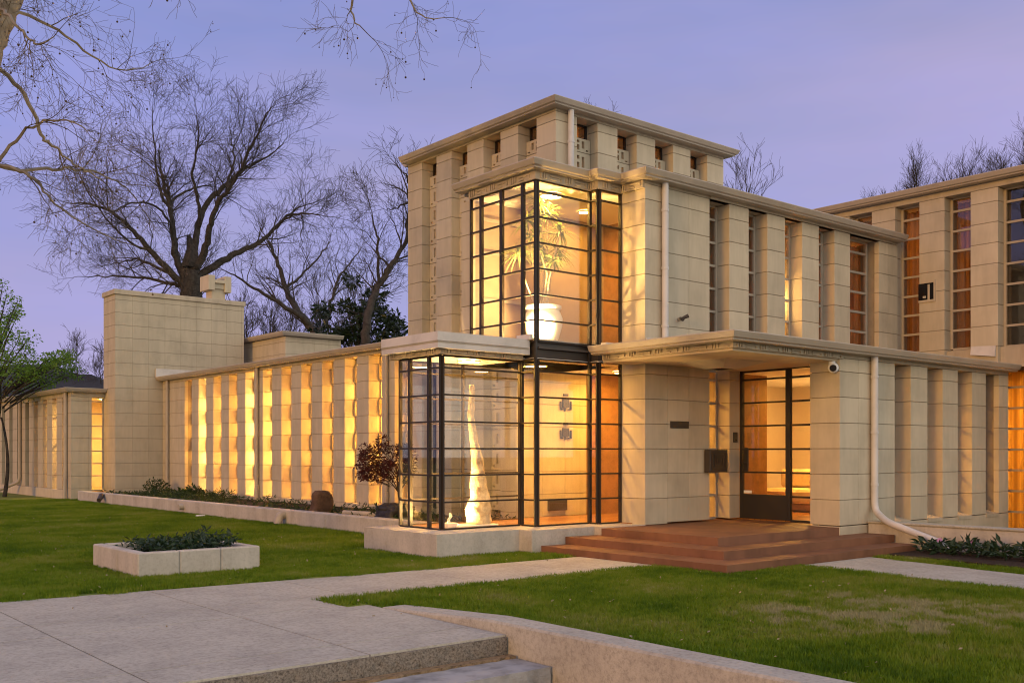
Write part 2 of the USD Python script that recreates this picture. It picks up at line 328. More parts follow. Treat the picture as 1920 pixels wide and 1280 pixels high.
# ================================================================== THE HOUSE
M = 0.512
def Z(k): return 0.345 + 0.384 * k
HOUSE = thing('concrete_block_house', 'long cream concrete block house with square tower, glass corner bays and slot windows', 'house', (11.94, 13.16, 0))
BLOCKS = []                                   # (parent, x0, x1, y0, y1, z0, z1)
GH, GV, CH = 0.0042, 0.0014, 0.003              # half joint heights, chamfer
def courses(z0, z1):
    zs = [z0] + [Z(k) for k in range(-2, 22) if z0 + 0.05 < Z(k) < z1 - 0.05] + [z1]
    return list(zip(zs[:-1], zs[1:]))
def pier(x0, x1, y0, y1, z0, z1):
    """a pier one block wide: a core and one block per course"""
    p = part(HOUSE, 'pier', MB().box(x0 + .02, x1 - .02, y0 + .02, y1 - .02, z0, z1 - .004), 'mortar')
    for a, b in courses(z0, z1): BLOCKS.append((p, x0, x1, y0, y1, a + GH, b - GH))
def bwall(axis, c, a0, a1, z0, z1, depth=0.25, cols=None, off=0.0, name='wall'):
    """a wall of blocks; axis 'y': the face is y = c looking to -y, axis 'x': x = c looking to -x"""
    t = 0.10
    if axis == 'y': core = MB().box(a0 + .02, a1 - .02, c + .015, c + depth, z0, z1)
    else: core = MB().box(c + .015, c + depth, a0 + .02, a1 - .02, z0, z1)
    p = part(HOUSE, name, core, 'mortar')
    edges = cols or [a0] + [a0 + off + M * i for i in range(0, 60) if a0 + .06 < a0 + off + M * i < a1 - .06] + [a1]
    for za, zb in courses(z0, z1):
        for e0, e1 in zip(edges[:-1], edges[1:]):
            if axis == 'y': BLOCKS.append((p, e0 + GV, e1 - GV, c, c + t, za + GH, zb - GH))
            else: BLOCKS.append((p, c, c + t, e0 + GV, e1 - GV, za + GH, zb - GH))
    return p

def window(axis, c, segs, levels, bar=0.022, m='black_steel', glass='glass_pane', thick=0.05, label=None, vb=None, skip=()):
    """a framed window: segs are the positions of the upright bars, levels the heights of the cross bars"""
    f = MB(); h = thick / 2; vb = vb or {}
    zs, ss = sorted(levels), sorted(segs)
    for i, s in enumerate(ss):
        w = vb.get(i, bar)
        b = (s - w, s + w)
        f.box(b[0], b[1], c - h, c + h, zs[0], zs[-1]) if axis == 'y' else f.box(c - h, c + h, b[0], b[1], zs[0], zs[-1])
    for z in zs:
        hh = h * 0.82
        for i in range(len(ss) - 1):
            s0, s1 = ss[i] + vb.get(i, bar), ss[i + 1] - vb.get(i + 1, bar)
            f.box(s0, s1, c - hh, c + hh, z - bar * .8, z + bar * .8) if axis == 'y' else f.box(c - hh, c + hh, s0, s1, z - bar * .8, z + bar * .8)
    p = part(HOUSE, 'window', f, m, label=label)
    for i in range(len(ss) - 1):
        for j in range(len(zs) - 1):
            if (i, j) in skip: continue
            s0, s1 = ss[i] + vb.get(i, bar), ss[i + 1] - vb.get(i + 1, bar)
            z0, z1 = zs[j] + bar * .8, zs[j + 1] - bar * .8
            g = MB()
            g.box(s0, s1, c - .003, c + .003, z0, z1) if axis == 'y' else g.box(c - .003, c + .003, s0, s1, z0, z1)
            part(p, 'pane', g, glass)
    return p
def ceiling(x0, x1, y0, y1, z, m='ceiling_plaster', t=.05): part(HOUSE, 'ceiling', MB().box(x0, x1, y0, y1, z, z + t), m)
def floor(x0, x1, y0, y1, z, m='floor_boards', t=.05): part(HOUSE, 'floor', MB().box(x0, x1, y0, y1, z - t, z), m)
def iwall(x0, x1, y0, y1, z0, z1, m='interior_plaster', name='interior_wall', **k): return part(HOUSE, name, MB().box(x0, x1, y0, y1, z0, z1), m, **k)

# gutter: lip, sloping face, bead, return;  out is measured from the wall face
GUT = [(0.0, 0.0), (0.235, 0.0), (0.24, -0.012), (0.232, -0.03), (0.205, -0.085), (0.17, -0.10), (0.168, -0.118), (0.15, -0.125), (0.0, -0.125)]
def gutter(path, z, scale=1.0, name='gutter', m='gutter_metal'):
    return part(HOUSE, name, sweepvf(path, [(o * scale, z + dz) for o, dz in GUT]), m)
def frieze(path, z0, z1, out=0.03, relief=True, seed=0):
    """cast concrete band with raised bars and key shapes"""
    b = MB(); b.add(*sweepvf(path, [(-.1, z1), (out, z1), (out, z0), (-.1, z0)]))
    if relief:
        h = z1 - z0
        for (xa, ya), (xb, yb) in zip(path[:-1], path[1:]):
            L = math.hypot(xb - xa, yb - ya); d = np.array([xb - xa, yb - ya]) / L; n = np.array([d[1], -d[0]])
            def bar(s0, s1, za, zb, o=.022):
                if s1 > L - .02 or s0 < .02: return
                p = np.array([xa, ya]); c = [p + d * s0 + n * (out - .004), p + d * s1 + n * (out - .004), p + d * s1 + n * (out + o), p + d * s0 + n * (out + o)]
                v = [(q[0], q[1], z) for z in (za, zb) for q in c]
                b.add(v, [(0, 3, 2, 1), (4, 5, 6, 7), (0, 1, 5, 4), (1, 2, 6, 5), (2, 3, 7, 6), (3, 0, 4, 7)])
            s = .05
            while s < L:
                bar(s, s + .022, z0 + .15 * h, z1 - .1 * h); bar(s + .05, s + .072, z0 + .15 * h, z1 - .1 * h); bar(s + .1, s + .122, z0 + .25 * h, z1 - .1 * h)
                bar(s + .19, s + .43, z1 - .42 * h, z1 - .26 * h); bar(s + .405, s + .43, z0 + .25 * h, z1 - .43 * h); bar(s + .19, s + .30, z0 + .2 * h, z0 + .32 * h)
                s += M
    return part(HOUSE, 'frieze', b, 'frieze_paint')
def roof(poly, z0, z1, m='roof_membrane'): return part(HOUSE, 'roof', extrude(Polygon(poly), z0, z1), m)

# ---- right hand two storey part: corner pier, wall, four slots and a wide slot
YU, YL, XT, XR = 10.69, 8.51, 11.94, 18.94
pier(11.55, 11.55 + M, YU, YU + M, Z(0) - .02, Z(7))
pier(11.55, 11.55 + M, YU, YU + M, Z(7), 5.577)
bwall('y', YU, 12.064, 13.086, Z(0), Z(7) - .12); bwall('y', YU, 12.064, 13.088, Z(7), 5.577)
pier(13.60, 13.87, YU, YU + M, Z(0), 2.83)                                        # beside the door
UP = [(13.597, 14.12), (14.637, 15.151), (15.664, 16.188), (16.69, 17.214)]
for a, b in UP: pier(a, b, YU, YU + M, Z(7), 5.577)
bwall('y', YU, 18.228, 18.925, Z(7), 5.577, depth=.5, cols=[18.228, 18.56, 18.925])
part(HOUSE, 'lintel', MB().cbox(11.55, 18.92, YU, YU + .4, 5.58, 5.70), 'frieze_paint')
ULV = [3.06, Z(8), Z(9), Z(10), Z(11), Z(12), Z(13), 5.56]
for i, (a, b) in enumerate([(13.088, 13.597), (14.12, 14.637), (15.151, 15.664), (16.188, 16.69)]):
    window('y', 10.965, [a + .012, b - .03], ULV, .024, 'frame_paint', 'dim_glass', .06)
window('y', 10.965, [17.225, 17.40, 18.2], ULV, .026, 'frame_paint', 'dim_glass', .06, label='wide two light window under the inner end of the upper roof')
# small white sensor box on the wide window
part(HOUSE, 'sensor_box', MB().cbox(17.43, 17.53, 10.90, 10.935, 3.66, 3.98, .008), 'white_plastic')
fr_u = [(9.945, 12.99), (9.945, 11.407), (11.05, 11.407), (11.05, 11.21), (11.55, 11.21), (11.55, YU), (18.93, YU)]
fr_f = fr_u[:5] + [(11.55, YU + .006)]
gutter([(9.945, 13.20), *fr_u[1:]], 5.75); frieze(fr_f, 5.50, 5.625, .05); frieze([(13.09, YU), (18.7, YU)], 5.58, 5.625, .02, False)
roof([(9.97, 13.2), (9.97, 11.44), (11.07, 11.44), (11.07, 11.24), (11.57, 11.24), (11.57, 10.72), (18.93, 10.72), (18.93, 16.0), (16.6, 16.0), (16.6, 13.15), (11.95, 13.15)], 5.60, 5.745)
part(HOUSE, 'soffit', extrude(Polygon([(9.945, 13.0), (9.945, 11.407), (11.05, 11.407), (11.05, 11.21), (11.55, 11.21), (12.9, 11.21), (12.9, 13.0)]), 5.51, 5.55), 'ceiling_plaster')

# ---- glass corner bay, two storeys
zb = [Z(k) for k in range(0, 7)] + [2.83]
zu = [3.10] + [Z(k) for k in range(8, 14)] + [5.50]
WB = {0: .03, 1: .03, 2: .04, 3: .04}
window('x', 9.945, [11.407, 11.694, 12.204, 12.714, 12.978], zu, .0145, 'bar_bronze', label='left side of the glazed upper corner bay', vb={0: .016, 1: .028, 2: .032, 3: .028, 4: .014})
window('y', 11.407, [9.985, 11.05], zu, .0145, 'bar_bronze', label='front of the glazed upper corner bay'); window('x', 11.05, [11.225, 11.385], zu, .0145, 'bar_bronze'); window('y', 11.21, [11.08, 11.535], zu, .0145, 'bar_bronze', vb={0: .022})
window('x', 9.945, [11.407, 11.72], zb, .0145, 'bar_bronze'); window('y', 11.407, [9.985, 11.05], zb, .0145, 'bar_bronze', label='front of the glazed hall behind the low bay'); window('x', 11.05, [11.225, 11.385], zb, .0145, 'bar_bronze'); window('y', 11.21, [11.08, 11.535], zb, .0145, 'bar_bronze')
part(HOUSE, 'spandrel', extrude(Polygon([(9.985, 13.0), (9.985, 11.45), (11.09, 11.45), (11.09, 11.25), (11.54, 11.25), (11.54, 13.0)]), 2.86, 3.12), 'dark_bronze', label='dark glossy floor edge between the upper and lower glass')
for x0, x1, y0, y1 in ((9.92, 9.985, 11.38, 11.45), (11.02, 11.085, 11.375, 11.44)):
    part(HOUSE, 'corner_post', MB().box(x0 + .015, x1 - .015, y0 + .015, y1 - .015, 2.80, 3.14), 'black_steel')
part(HOUSE, 'rail', MB().box(9.99, 11.02, 11.385, 11.43, 2.99, 3.02), 'dark_bronze')
bwall('x', 9.945, 13.0, 13.25, 3.05, 5.5, depth=.2, cols=[13.0, 13.25])

# ---- low glass bay on the lawn side
zl = [Z(k) for k in range(0, 7)] + [2.82]
window('x', 8.47, [11.768, 12.054, 12.547, 12.804], zl, .0145, 'bar_bronze', label='left side of the low glass bay', vb={0: .014, 1: .024, 2: .028, 3: .015})
window('y', 11.75, [8.49, 9.925], zl, .0145, 'bar_bronze', label='front of the low glass bay')
window('y', 12.83, [8.49, 9.66, 10.85], zl, .014, 'bar_bronze', label='back of the low glass bay')
roof([(8.24, 12.97), (8.24, 11.52), (9.93, 11.52), (9.93, 12.0), (11.9, 12.0), (11.9, 12.97)], 2.90, 3.105, 'flashing_metal')
pf = [(8.25, 12.95), (8.25, 11.53), (9.9, 11.53)]
part(HOUSE, 'fascia', sweepvf(pf, [(-.12, 3.125), (.03, 3.125), (.03, 3.0), (.012, 2.985), (-.12, 2.985)]), 'flashing_metal')
part(HOUSE, 'gutter', sweepvf(pf, [(-.1, 2.98), (.015, 2.98), (-.005, 2.945), (-.06, 2.93), (-.1, 2.93)]), 'frieze_paint')
frieze([(8.39, 12.95), (8.39, 11.67), (9.9, 11.67)], 2.83, 2.93, .03)
part(HOUSE, 'soffit', MB().box(8.42, 11.9, 11.70, 12.95, 2.83, 2.87), 'ceiling_plaster')
part(HOUSE, 'flashing', MB().box(9.86, 9.93, 11.45, 11.75, 3.125, 3.20), 'flashing_metal')

# ---- plinths
part(HOUSE, 'plinth', extrude(Polygon([(8.0, 13.05), (8.0, 11.21), (9.46, 11.21), (9.46, 10.93), (10.70, 10.93), (10.70, 10.70), (11.55, 10.70), (11.55, 13.1), (10.9, 13.1)]).buffer(.012, join_style=1).buffer(-.0, join_style=1), -.05, .332), 'plinth_concrete', label='low concrete base under the glass bays')
part(HOUSE, 'plinth', MB().cbox(13.425, 18.93, YL, YL + .5, -.75, .335, .008), 'block_paint', label='painted base under the right hand slot windows')
for i in range(4):
    x = 14.98 + 1.025 * i
    v = np.array([(x, YL - .012, .29), (x + .49, YL - .012, .29), (x + .49, YL - .012, .345), (x, YL - .012, .345), (x, YL + .26, .30), (x + .49, YL + .26, .30), (x + .49, YL + .26, .40), (x, YL + .26, .40)])
    part(HOUSE, 'sill', (v, np.array([[0, 1, 2, 3], [3, 2, 6, 7], [0, 3, 7, 4], [1, 5, 6, 2], [4, 7, 6, 5], [0, 4, 5, 1]])), 'frieze_paint')

# ---- ground floor right of the door
pier(13.425, 13.425 + M, YL, YL + M, Z(0), 2.85)
bwall('y', YL, 13.939, 14.98, Z(0), 2.85, cols=[13.939, 14.33, 14.98])
LP = [(15.468, 16.0), (16.506, 17.029), (17.536, 18.05)]
for a, b in LP: pier(a, b, YL, YL + M, Z(0), 2.85)
bwall('y', YL, 18.556, 18.92, Z(0), 2.85, depth=.5, cols=[18.556, 18.92])
part(HOUSE, 'lintel', MB().cbox(13.425, 18.92, YL, YL + .4, 2.853, 2.94), 'frieze_paint')
LLV = [Z(0)] + [Z(k) for k in range(1, 7)] + [2.84]
for a, b in [(14.98, 15.468), (16.0, 16.506), (17.029, 17.536), (18.05, 18.556)]:
    window('y', YL + .30, [a + .012, b - .03], LLV, .024, 'frame_paint', 'dim_glass', .05)
# canopy over the door, its roof runs on over the ground floor
cano = [(10.86, 11.0), (10.86, 8.51), (18.93, 8.51)]
gutter(cano, 3.035); frieze([(10.90, 10.95), (10.90, 8.51), (13.5, 8.51)], 2.835, 2.91, .02)
roof([(10.87, 10.98), (10.87, 8.52), (18.92, 8.52), (18.92, 10.67), (11.5, 10.67), (11.5, 10.98)], 2.91, 3.03)
part(HOUSE, 'soffit', extrude(Polygon([(10.93, 10.98), (10.93, 8.54), (14.0, 8.54), (14.0, 10.68), (11.54, 10.68), (11.54, 10.98)]), 2.80, 2.84), 'soffit_paint')
part(HOUSE, 'flashing', MB().box(11.56, 13.08, YU - .03, YU - .004, 3.03, 3.20), 'flashing_metal'); part(HOUSE, 'flashing', MB().box(11.08, 11.52, 11.06, 11.18, 3.10, 3.13), 'flashing_metal')
# recessed square light box in the canopy ceiling
for s in range(4):
    a0 = .48; q = [(-a0, -a0), (a0, -a0), (a0, a0), (-a0, a0)]; (xa, ya), (xb, yb) = q[s], q[(s + 1) % 4]; k = .35
    cx, cy = 12.20, 9.75
    v = [(cx + xa, cy + ya, 2.798), (cx + xb, cy + yb, 2.798), (cx + xb * k, cy + yb * k, 2.69), (cx + xa * k, cy + ya * k, 2.69)]
    part(HOUSE, 'ceiling_light_panel', (np.array(v + [(x, y, z + .006) for x, y, z in v]), np.array([[0, 3, 2, 1], [4, 5, 6, 7], [0, 1, 5, 4], [1, 2, 6, 5], [2, 3, 7, 6], [3, 0, 4, 7]])), 'frame_paint')

# ---- front door with side light
DX = 13.90
dl = [Z(0), .90, 1.195, 1.56, 1.91, 2.27, 2.62, 2.83]
dlv = [Z(1)] + [Z(k) for k in range(2, 7)]
door = MB()
for y0, y1 in ((9.735, 9.78), (10.635, 10.685)): door.box(DX - .03, DX + .03, y0, y1, .345, 2.80)
for z in dlv[1:]: door.box(DX - .022, DX + .022, 9.78, 10.635, z - .014, z + .014)
door.box(DX - .026, DX + .026, 9.78, 10.635, .345, Z(1) + .02); door.box(DX - .026, DX + .026, 9.78, 10.635, 2.77, 2.80)
DOOR = part(HOUSE, 'door', door, 'black_steel', label='black steel glazed entrance door with horizontal panes')
for a, b in zip([Z(1) + .02] + dlv[1:], dlv[1:] + [2.77]): part(DOOR, 'pane', MB().box(DX - .003, DX + .003, 9.78, 10.62, a + .014, b - .014), 'glass_pane')
part(DOOR, 'lock_plate', MB().cbox(DX - .055, DX - .028, 10.50, 10.60, 1.13, 1.52, .006).tube([(DX - .06, 10.55, 1.27), (DX - .10, 10.55, 1.27), (DX - .10, 10.48, 1.27)], .011, 8), 'black_steel')
part(DOOR, 'sticker', MB().box(DX - .034, DX - .031, 10.44, 10.60, .765, .81), 'white_plastic')
sl = [.345] + [Z(k) for k in range(1, 7)] + [2.80]
window('x', DX, [9.05, 9.712], sl, .02, 'black_steel', label='black side light beside the entrance door', thick=.06)
# narrow slot window left of the door
window('y', 10.97, [13.10, 13.585], [Z(0)] + [Z(k) for k in range(1, 7)] + [2.80], .024, 'frame_paint', 'dim_glass', .05, label='narrow slot window left of the entrance door')

# ---- tower
TZ = 7.41
for i in range(5):
    y = 13.16 + 2 * M * i
    pier(XT, XT + M, y, y + M, -.05, TZ)
    if i: pier(XT + 2 * M * i, XT + 2 * M * i + M, 13.16, 13.16 + M, 5.5, TZ)
part(HOUSE, 'lintel', sweepvf([(XT, 17.77), (XT, 13.16), (XT + 9 * M, 13.16)], [(-.4, TZ + .075), (0, TZ + .075), (0, TZ + .003), (-.4, TZ + .003)]), 'frieze_paint')
gutter([(XT, 17.77), (XT, 13.16), (XT + 9 * M, 13.16), (XT + 9 * M, 17.77), (XT, 17.77)], 7.585)
roof([(XT + .01, 13.17), (XT + 9 * M, 13.17), (XT + 9 * M, 17.76), (XT + .01, 17.76)], 7.45, 7.58)
def pierced(axis, c, a0, a1, z0, z1, flip=False):
    """a cast block with a stepped pattern of holes"""
    w, h = a1 - a0, z1 - z0
    P = sbox(0.012, .006, w - .012, h - .006)
    holes = [sbox(.30 * w, .14 * h, .46 * w, .52 * h), sbox(.58 * w, .30 * h, .70 * w, .80 * h), sbox(.30 * w, .66 * h, .46 * w, .84 * h), sbox(.78 * w, .14 * h, .90 * w, .24 * h), sbox(.10 * w, .40 * h, .18 * w, .82 * h)]
    P = P.difference(unary_union(holes))
    m = trimesh.creation.extrude_polygon(P, .09, engine='earcut'); v = np.array(m.vertices)
    if axis == 'x': v = np.stack([c + v[:, 2], a0 + v[:, 0], z0 + v[:, 1]], 1); f = m.faces
    else: v = np.stack([a0 + v[:, 0], c + v[:, 2], z0 + v[:, 1]], 1); f = m.faces[:, ::-1]
    return v, f
for i in range(4):
    y0 = 13.16 + M + 2 * M * i
    w = window('x', XT + .30, [y0 + .02, y0 + M - .02], [.3, 3.0, 5.0, 6.75, 7.40], .02, 'black_steel', 'dim_glass', .04)
    for k in range(0 if i < 3 else 8, 18):
        part(w, 'pierced_block', pierced('x', XT + .19, y0, y0 + M, Z(k), min(Z(k + 1), 7.13)), 'block_paint')
    x0 = XT + M + 2 * M * i
    w = window('y', 13.16 + .30, [x0 + .02, x0 + M - .02], [5.6, 6.3, 6.85, 7.40], .02, 'black_steel', 'dim_glass', .04)
    for k in range(14, 18):
        part(w, 'pierced_block', pierced('y', 13.16 + .19, x0, x0 + M, Z(k), min(Z(k + 1), 7.13)), 'block_paint')
part(HOUSE, 'roof_vent', MB().add(*lathevf([(0, .19), (.10, .18), (.17, .13), (.18, .08), (.12, .07), (.12, 0)], 16, (12.25, 15.6, 7.57))), 'gutter_metal', smooth=40)
part(HOUSE, 'roof_vent', MB().tube([(16.9, 12.3, 5.7), (16.9, 12.3, 6.02)], .07, 12).tube([(16.9, 12.3, 6.0), (16.9, 12.3, 6.07)], .11, 12), 'gutter_metal')

# ---- left wing: piers and lit slots
S = [18.789 + 1.04 * j for j in range(-1, 11)]; OW = .53; WT = 3.60
prev = 17.775
for s in S:
    if s - prev > .1: pier(XT, XT + M, prev, s, .30, WT)
    prev = s + OW
bwall('x', XT, prev, 31.48, .30, WT, depth=.5, off=.56)
part(HOUSE, 'plinth', MB().cbox(XT - .005, XT + .5, 17.775, 31.47, -.05, .297, .006), 'block_paint')
part(HOUSE, 'lintel', MB().cbox(XT, XT + .4, 17.775, 31.47, WT + .003, 3.70, .004), 'frieze_paint')
gutter([(XT, 31.47), (XT, 17.78)], 3.80); roof([(XT + .01, 17.77), (17.2, 17.77), (17.2, 31.47), (XT + .01, 31.47)], 3.70, 3.795)
wz = [.31] + [Z(k) for k in range(1, 9)] + [3.59]
for s in S:
    w = window('x', XT + .32, [s + .02, s + OW - .02], wz, .02, 'taupe_pipe', 'glass_pane', .045)
    for k in (1, 3, 5, 7):                                     # the opening lights stand proud on every other course
        if wz[k + 1] < 3.6:
            f = MB(); y1 = s + OW - .012
            f.box(XT + .245, XT + .295, y1 - .03, y1, wz[k] + .01, wz[k + 1] - .01); f.box(XT + .245, XT + .295, s + .02, s + .05, wz[k] + .01, wz[k + 1] - .01); f.box(XT + .25, XT + .262, s + .05, y1 - .03, wz[k] + .014, wz[k] + .03); f.box(XT + .25, XT + .262, s + .05, y1 - .03, wz[k + 1] - .03, wz[k + 1] - .014)
            part(w, 'screen', MB().box(XT + .255, XT + .258, s + .05, y1 - .03, wz[k] + .03, wz[k + 1] - .03), 'insect_screen')
            part(w, 'casement', f, 'taupe_pipe')
# flashings and pent house behind
part(HOUSE, 'flashing', MB().box(11.70, 14.0, 31.40, 31.465, 3.80, 4.06), 'flashing_metal')
bwall('x', 15.0, 29.33, 33.0, 3.8, 5.12, depth=.25); bwall('y', 29.226, 15.0, 17.0, 3.8, 5.12, depth=.25)
gutter([(15.0, 33.0), (15.0, 29.226), (17.0, 29.226)], 5.26, .9); roof([(15.0, 33.0), (15.0, 29.24), (17.0, 29.24), (17.0, 33.0)], 5.13, 5.25)
# ---- chimney
CY = 31.48
bwall('y', CY, 10.476, 14.66, -.05, 6.27, depth=.3)
part(HOUSE, 'wall', MB().box(10.58, 14.64, CY + .302, CY + 1.06, -.05, 6.265), 'block_paint')
bwall('x', 10.476, CY + .102, CY + 1.06, -.05, 6.27, depth=.09, cols=[CY + .102, CY + .53, CY + 1.06])
part(HOUSE, 'chimney_cap', MB().cbox(10.43, 14.70, CY - .045, CY + 1.10, 6.27, 6.42, .01), 'frieze_paint')
cp = MB().cbox(13.66, 14.12, 31.75, 32.2, 6.42, 6.80).cbox(13.60, 14.18, 31.7, 32.26, 6.80, 7.0)
cp.cbox(13.50, 13.72, 31.62, 32.32, 6.74, 7.22).cbox(14.06, 14.28, 31.62, 32.32, 6.70, 7.22).cbox(13.722, 14.058, 31.62, 31.80, 6.98, 7.08)
part(HOUSE, 'chimney', cp, 'block_paint', label='patterned block flue standing on the broad chimney wall')
# ---- far left wing
FY, FX = 32.40, 9.46
pier(FX, FX + M, FY, 32.83, .0, 3.16); bwall('y', FY, FX + M + .003, 10.074, .0, 3.16, depth=.4, cols=[FX + M + .003, 10.074])
window('y', FY + .16, [10.095, 10.46], [.28] + [Z(k) for k in range(1, 8)] + [3.15], .022, 'frame_paint', 'glass_pane', .05, label='bright slot window beside the chimney wall')
part(HOUSE, 'lintel', MB().cbox(FX, 10.47, FY, FY + .3, 3.163, 3.30), 'frieze_paint')
S2 = [32.83 + 1.06 * j for j in range(0, 11)]
prev = FY
bx = part(HOUSE, 'plinth', MB().cbox(FX - .004, FX + .5, 32.835, 45, -.05, .297, .006), 'block_paint')
for s in S2:
    if prev > FY: pier(FX, FX + M, prev, s, .30, 3.16)
    prev = s + .48
    window('x', FX + .30, [s + .02, s + .46], [.31, Z(2), Z(4), Z(6), 3.15], .02, 'frame_paint', 'dim_glass', .04)
part(HOUSE, 'lintel', MB().cbox(FX, FX + .4, FY + .31, 45, 3.163, 3.30), 'frieze_paint')
gutter([(FX, 45), (FX, FY), (10.46, FY)], 3.42); roof([(FX + .01, 45), (FX + .01, FY + .01), (16, FY + .3), (16, 45)], 3.30, 3.415)
# ---- right wing
RE = [8.707 + M * i for i in range(-10, 9)]
for i in range(-9, 8):
    a = 8.707 + M * i
    if i % 2 == 0:
        pier(XR, XR + M, a, a + M, 3.06, 6.36)
        if a + M < 8.5: pier(XR, XR + M, a, a + M, -.75, 3.0)
    else:
        big = [3.44] + [Z(k) for k in range(9, 16)] + [6.35]
        window('x', XR + .27, [a + .02, a + M - .02], big if a > 8.3 else [3.1] + [Z(k) for k in range(8, 16)] + [6.35], .026, 'frame_paint', 'dim_glass', .06)
        part(HOUSE, 'sill', MB().cbox(XR + .1, XR + .5, a, a + M, 3.06, 3.40), 'frieze_paint')
        if a + M < 9: window('x', XR + .27, [a + .02, a + M - .02], [-.7, -.35] + [Z(k) for k in range(0, 7)] + [2.98], .024, 'frame_paint', 'glass_pane', .05)
part(HOUSE, 'wall', MB().box(XR, XR + .45, 3.6, 8.5, 3.003, 3.057), 'frieze_paint')
part(HOUSE, 'lintel', MB().cbox(XR, XR + .4, 3.6, 13.2, 6.363, 6.47), 'frieze_paint')
gutter([(XR, 13.3), (XR, 3.6)], 6.605); roof([(XR + .01, 3.6), (25, 3.6), (25, 13.3), (XR + .01, 13.3)], 6.47, 6.60)
for y0, y1, z0 in ((10.80, 11.28, 5.16), (8.74, 9.20, 3.22)):
    v = np.array([(XR - .01, y0, z0), (XR - .01, y1, z0 + .06), (XR - .01, y1, z0 + .22), (XR - .01, y0, z0 + .20), (XR - .06, y0, z0), (XR - .06, y1, z0 + .06), (XR - .02, y1, z0 + .22), (XR - .02, y0, z0 + .20)])
    part(HOUSE, 'flashing', (v, np.array([[0, 1, 2, 3], [4, 7, 6, 5], [0, 4, 5, 1], [3, 2, 6, 7], [0, 3, 7, 4], [1, 5, 6, 2]])), 'flashing_metal')
# the open patterned block in a right wing pier
ob = MB().box(XR - .02, XR + .05, 9.90, 9.94, 4.38, 4.80).box(XR - .02, XR + .05, 10.02, 10.06, 4.42, 4.72).box(XR - .02, XR + .05, 9.94, 10.25, 4.38, 4.42).box(XR - .02, XR + .05, 10.10, 10.16, 4.46, 4.50)
part(HOUSE, 'pierced_block', ob, 'frieze_paint'); part(HOUSE, 'pierced_block', MB().box(XR - .006, XR + .02, 9.945, 10.26, 4.425, 4.75), 'dark_lens')

# ---- downspouts
def spout(p, r=.045, m='pipe_paint', n=12): return part(HOUSE, 'downspout', MB().tube(p, r, n), m, smooth=50)
spout([(12.22, 13.07, 7.47), (12.22, 13.07, 5.76)], .055); spout([(11.93, 10.62, 5.63), (11.93, 10.62, 3.05)], .052)
def bracket(x, y, zs, r, m='pipe_paint'):
    for z in zs: part(HOUSE, 'pipe_bracket', MB().tube([(x, y, z - .02), (x, y, z + .02)], r + .008, 12), m)
bracket(12.22, 13.07, (6.9, 6.2), .055); bracket(11.93, 10.62, (5.2, 4.3, 3.4), .052); bracket(14.27, 8.44, (2.6, 1.75, .95), .052)
def bend(pts, k=5):
    """rounds the corners of a pipe's centre line"""
    P = [np.array(p, float) for p in pts]; out = [P[0]]
    for a, b, c in zip(P[:-2], P[1:-1], P[2:]):
        d1, d2 = a - b, c - b; L = min(np.linalg.norm(d1), np.linalg.norm(d2)) * .45; L = min(L, .14)
        p0, p1 = b + d1 / np.linalg.norm(d1) * L, b + d2 / np.linalg.norm(d2) * L
        for t in np.linspace(0, 1, k): out.append((1 - t) ** 2 * p0 + 2 * t * (1 - t) * b + t * t * p1)
    return np.array(out + [P[-1]])
spout(bend([(14.27, 8.44, 2.92), (14.27, 8.44, .55), (14.06, 8.12, .40), (14.00, 7.22, .14), (13.97, 7.12, .02)]), .052)
for y, zt in ((18.52, 3.68), (24.75, 3.68), (30.95, 3.68)): spout([(XT - .06, y, zt), (XT - .06, y, .62)], .05, 'taupe_pipe'); spout([(XT - .06, y, .60), (XT - .06, y, .22)], .06, 'taupe_pipe')
spout([(FX - .06, 32.75, 3.3), (FX - .06, 32.75, .9), (FX - .10, 32.70, .0)], .055, 'taupe_pipe')
spout(bend([(FX - .06, 38.0, 3.3), (FX - .06, 38.0, .45), (FX - .7, 38.4, .12)]), .055, 'taupe_pipe')

# ---- rooms (what the glass shows)
DECO = bwall('y', 13.02, 11.0, 12.55, Z(0), 2.83, depth=.12, cols=[11.0, 11.5, 12.03, 12.55])        # hall back wall
iwall(12.56, 14.0, 13.003, 13.15, .345, 2.83, 'interior_wood'); iwall(13.88, 14.0, 10.98, 13.0, .345, 2.80, 'interior_wood')
for zc in (1.78, 2.28):                                            # two patterned pierced blocks in the hall's back wall
    b = MB()
    for x0, x1, z0, z1 in ((-.07, .07, -.06, .09), (-.05, .05, .14, .18), (-.13, -.115, -.1, .05), (.115, .13, -.1, .05), (-.02, .0, -.12, -.06), (-.1, -.07, -.1, -.08), (.06, .1, -.1, -.08)):
        b.box(12.03 + x0, 12.03 + x1, 12.985, 13.018, zc + z0, zc + z1)
    part(DECO, 'pierced_pattern', b, 'vent_metal')
part(DECO, 'vent', MB().box(11.62, 12.05, 12.985, 13.018, .44, .62), 'vent_metal')
hall = [(11.52, 10.96), (13.88, 10.96), (13.88, 13.0), (9.97, 13.0), (9.97, 11.43), (11.07, 11.43), (11.07, 11.23), (11.52, 11.23)]
part(HOUSE, 'floor', extrude(Polygon(hall).union(sbox(8.5, 11.78, 9.97, 12.81)), .30, .345), 'floor_boards'); part(HOUSE, 'ceiling', extrude(Polygon(hall), 2.83, 2.855), 'ceiling_plaster')
BAYU = [(11.53, 11.23), (12.95, 11.23), (12.95, 13.0), (9.97, 13.0), (9.97, 11.43), (11.07, 11.43), (11.07, 11.23)]
iwall(13.95, 15.05, 11.0, 11.06, .345, 2.80, 'interior_wood')
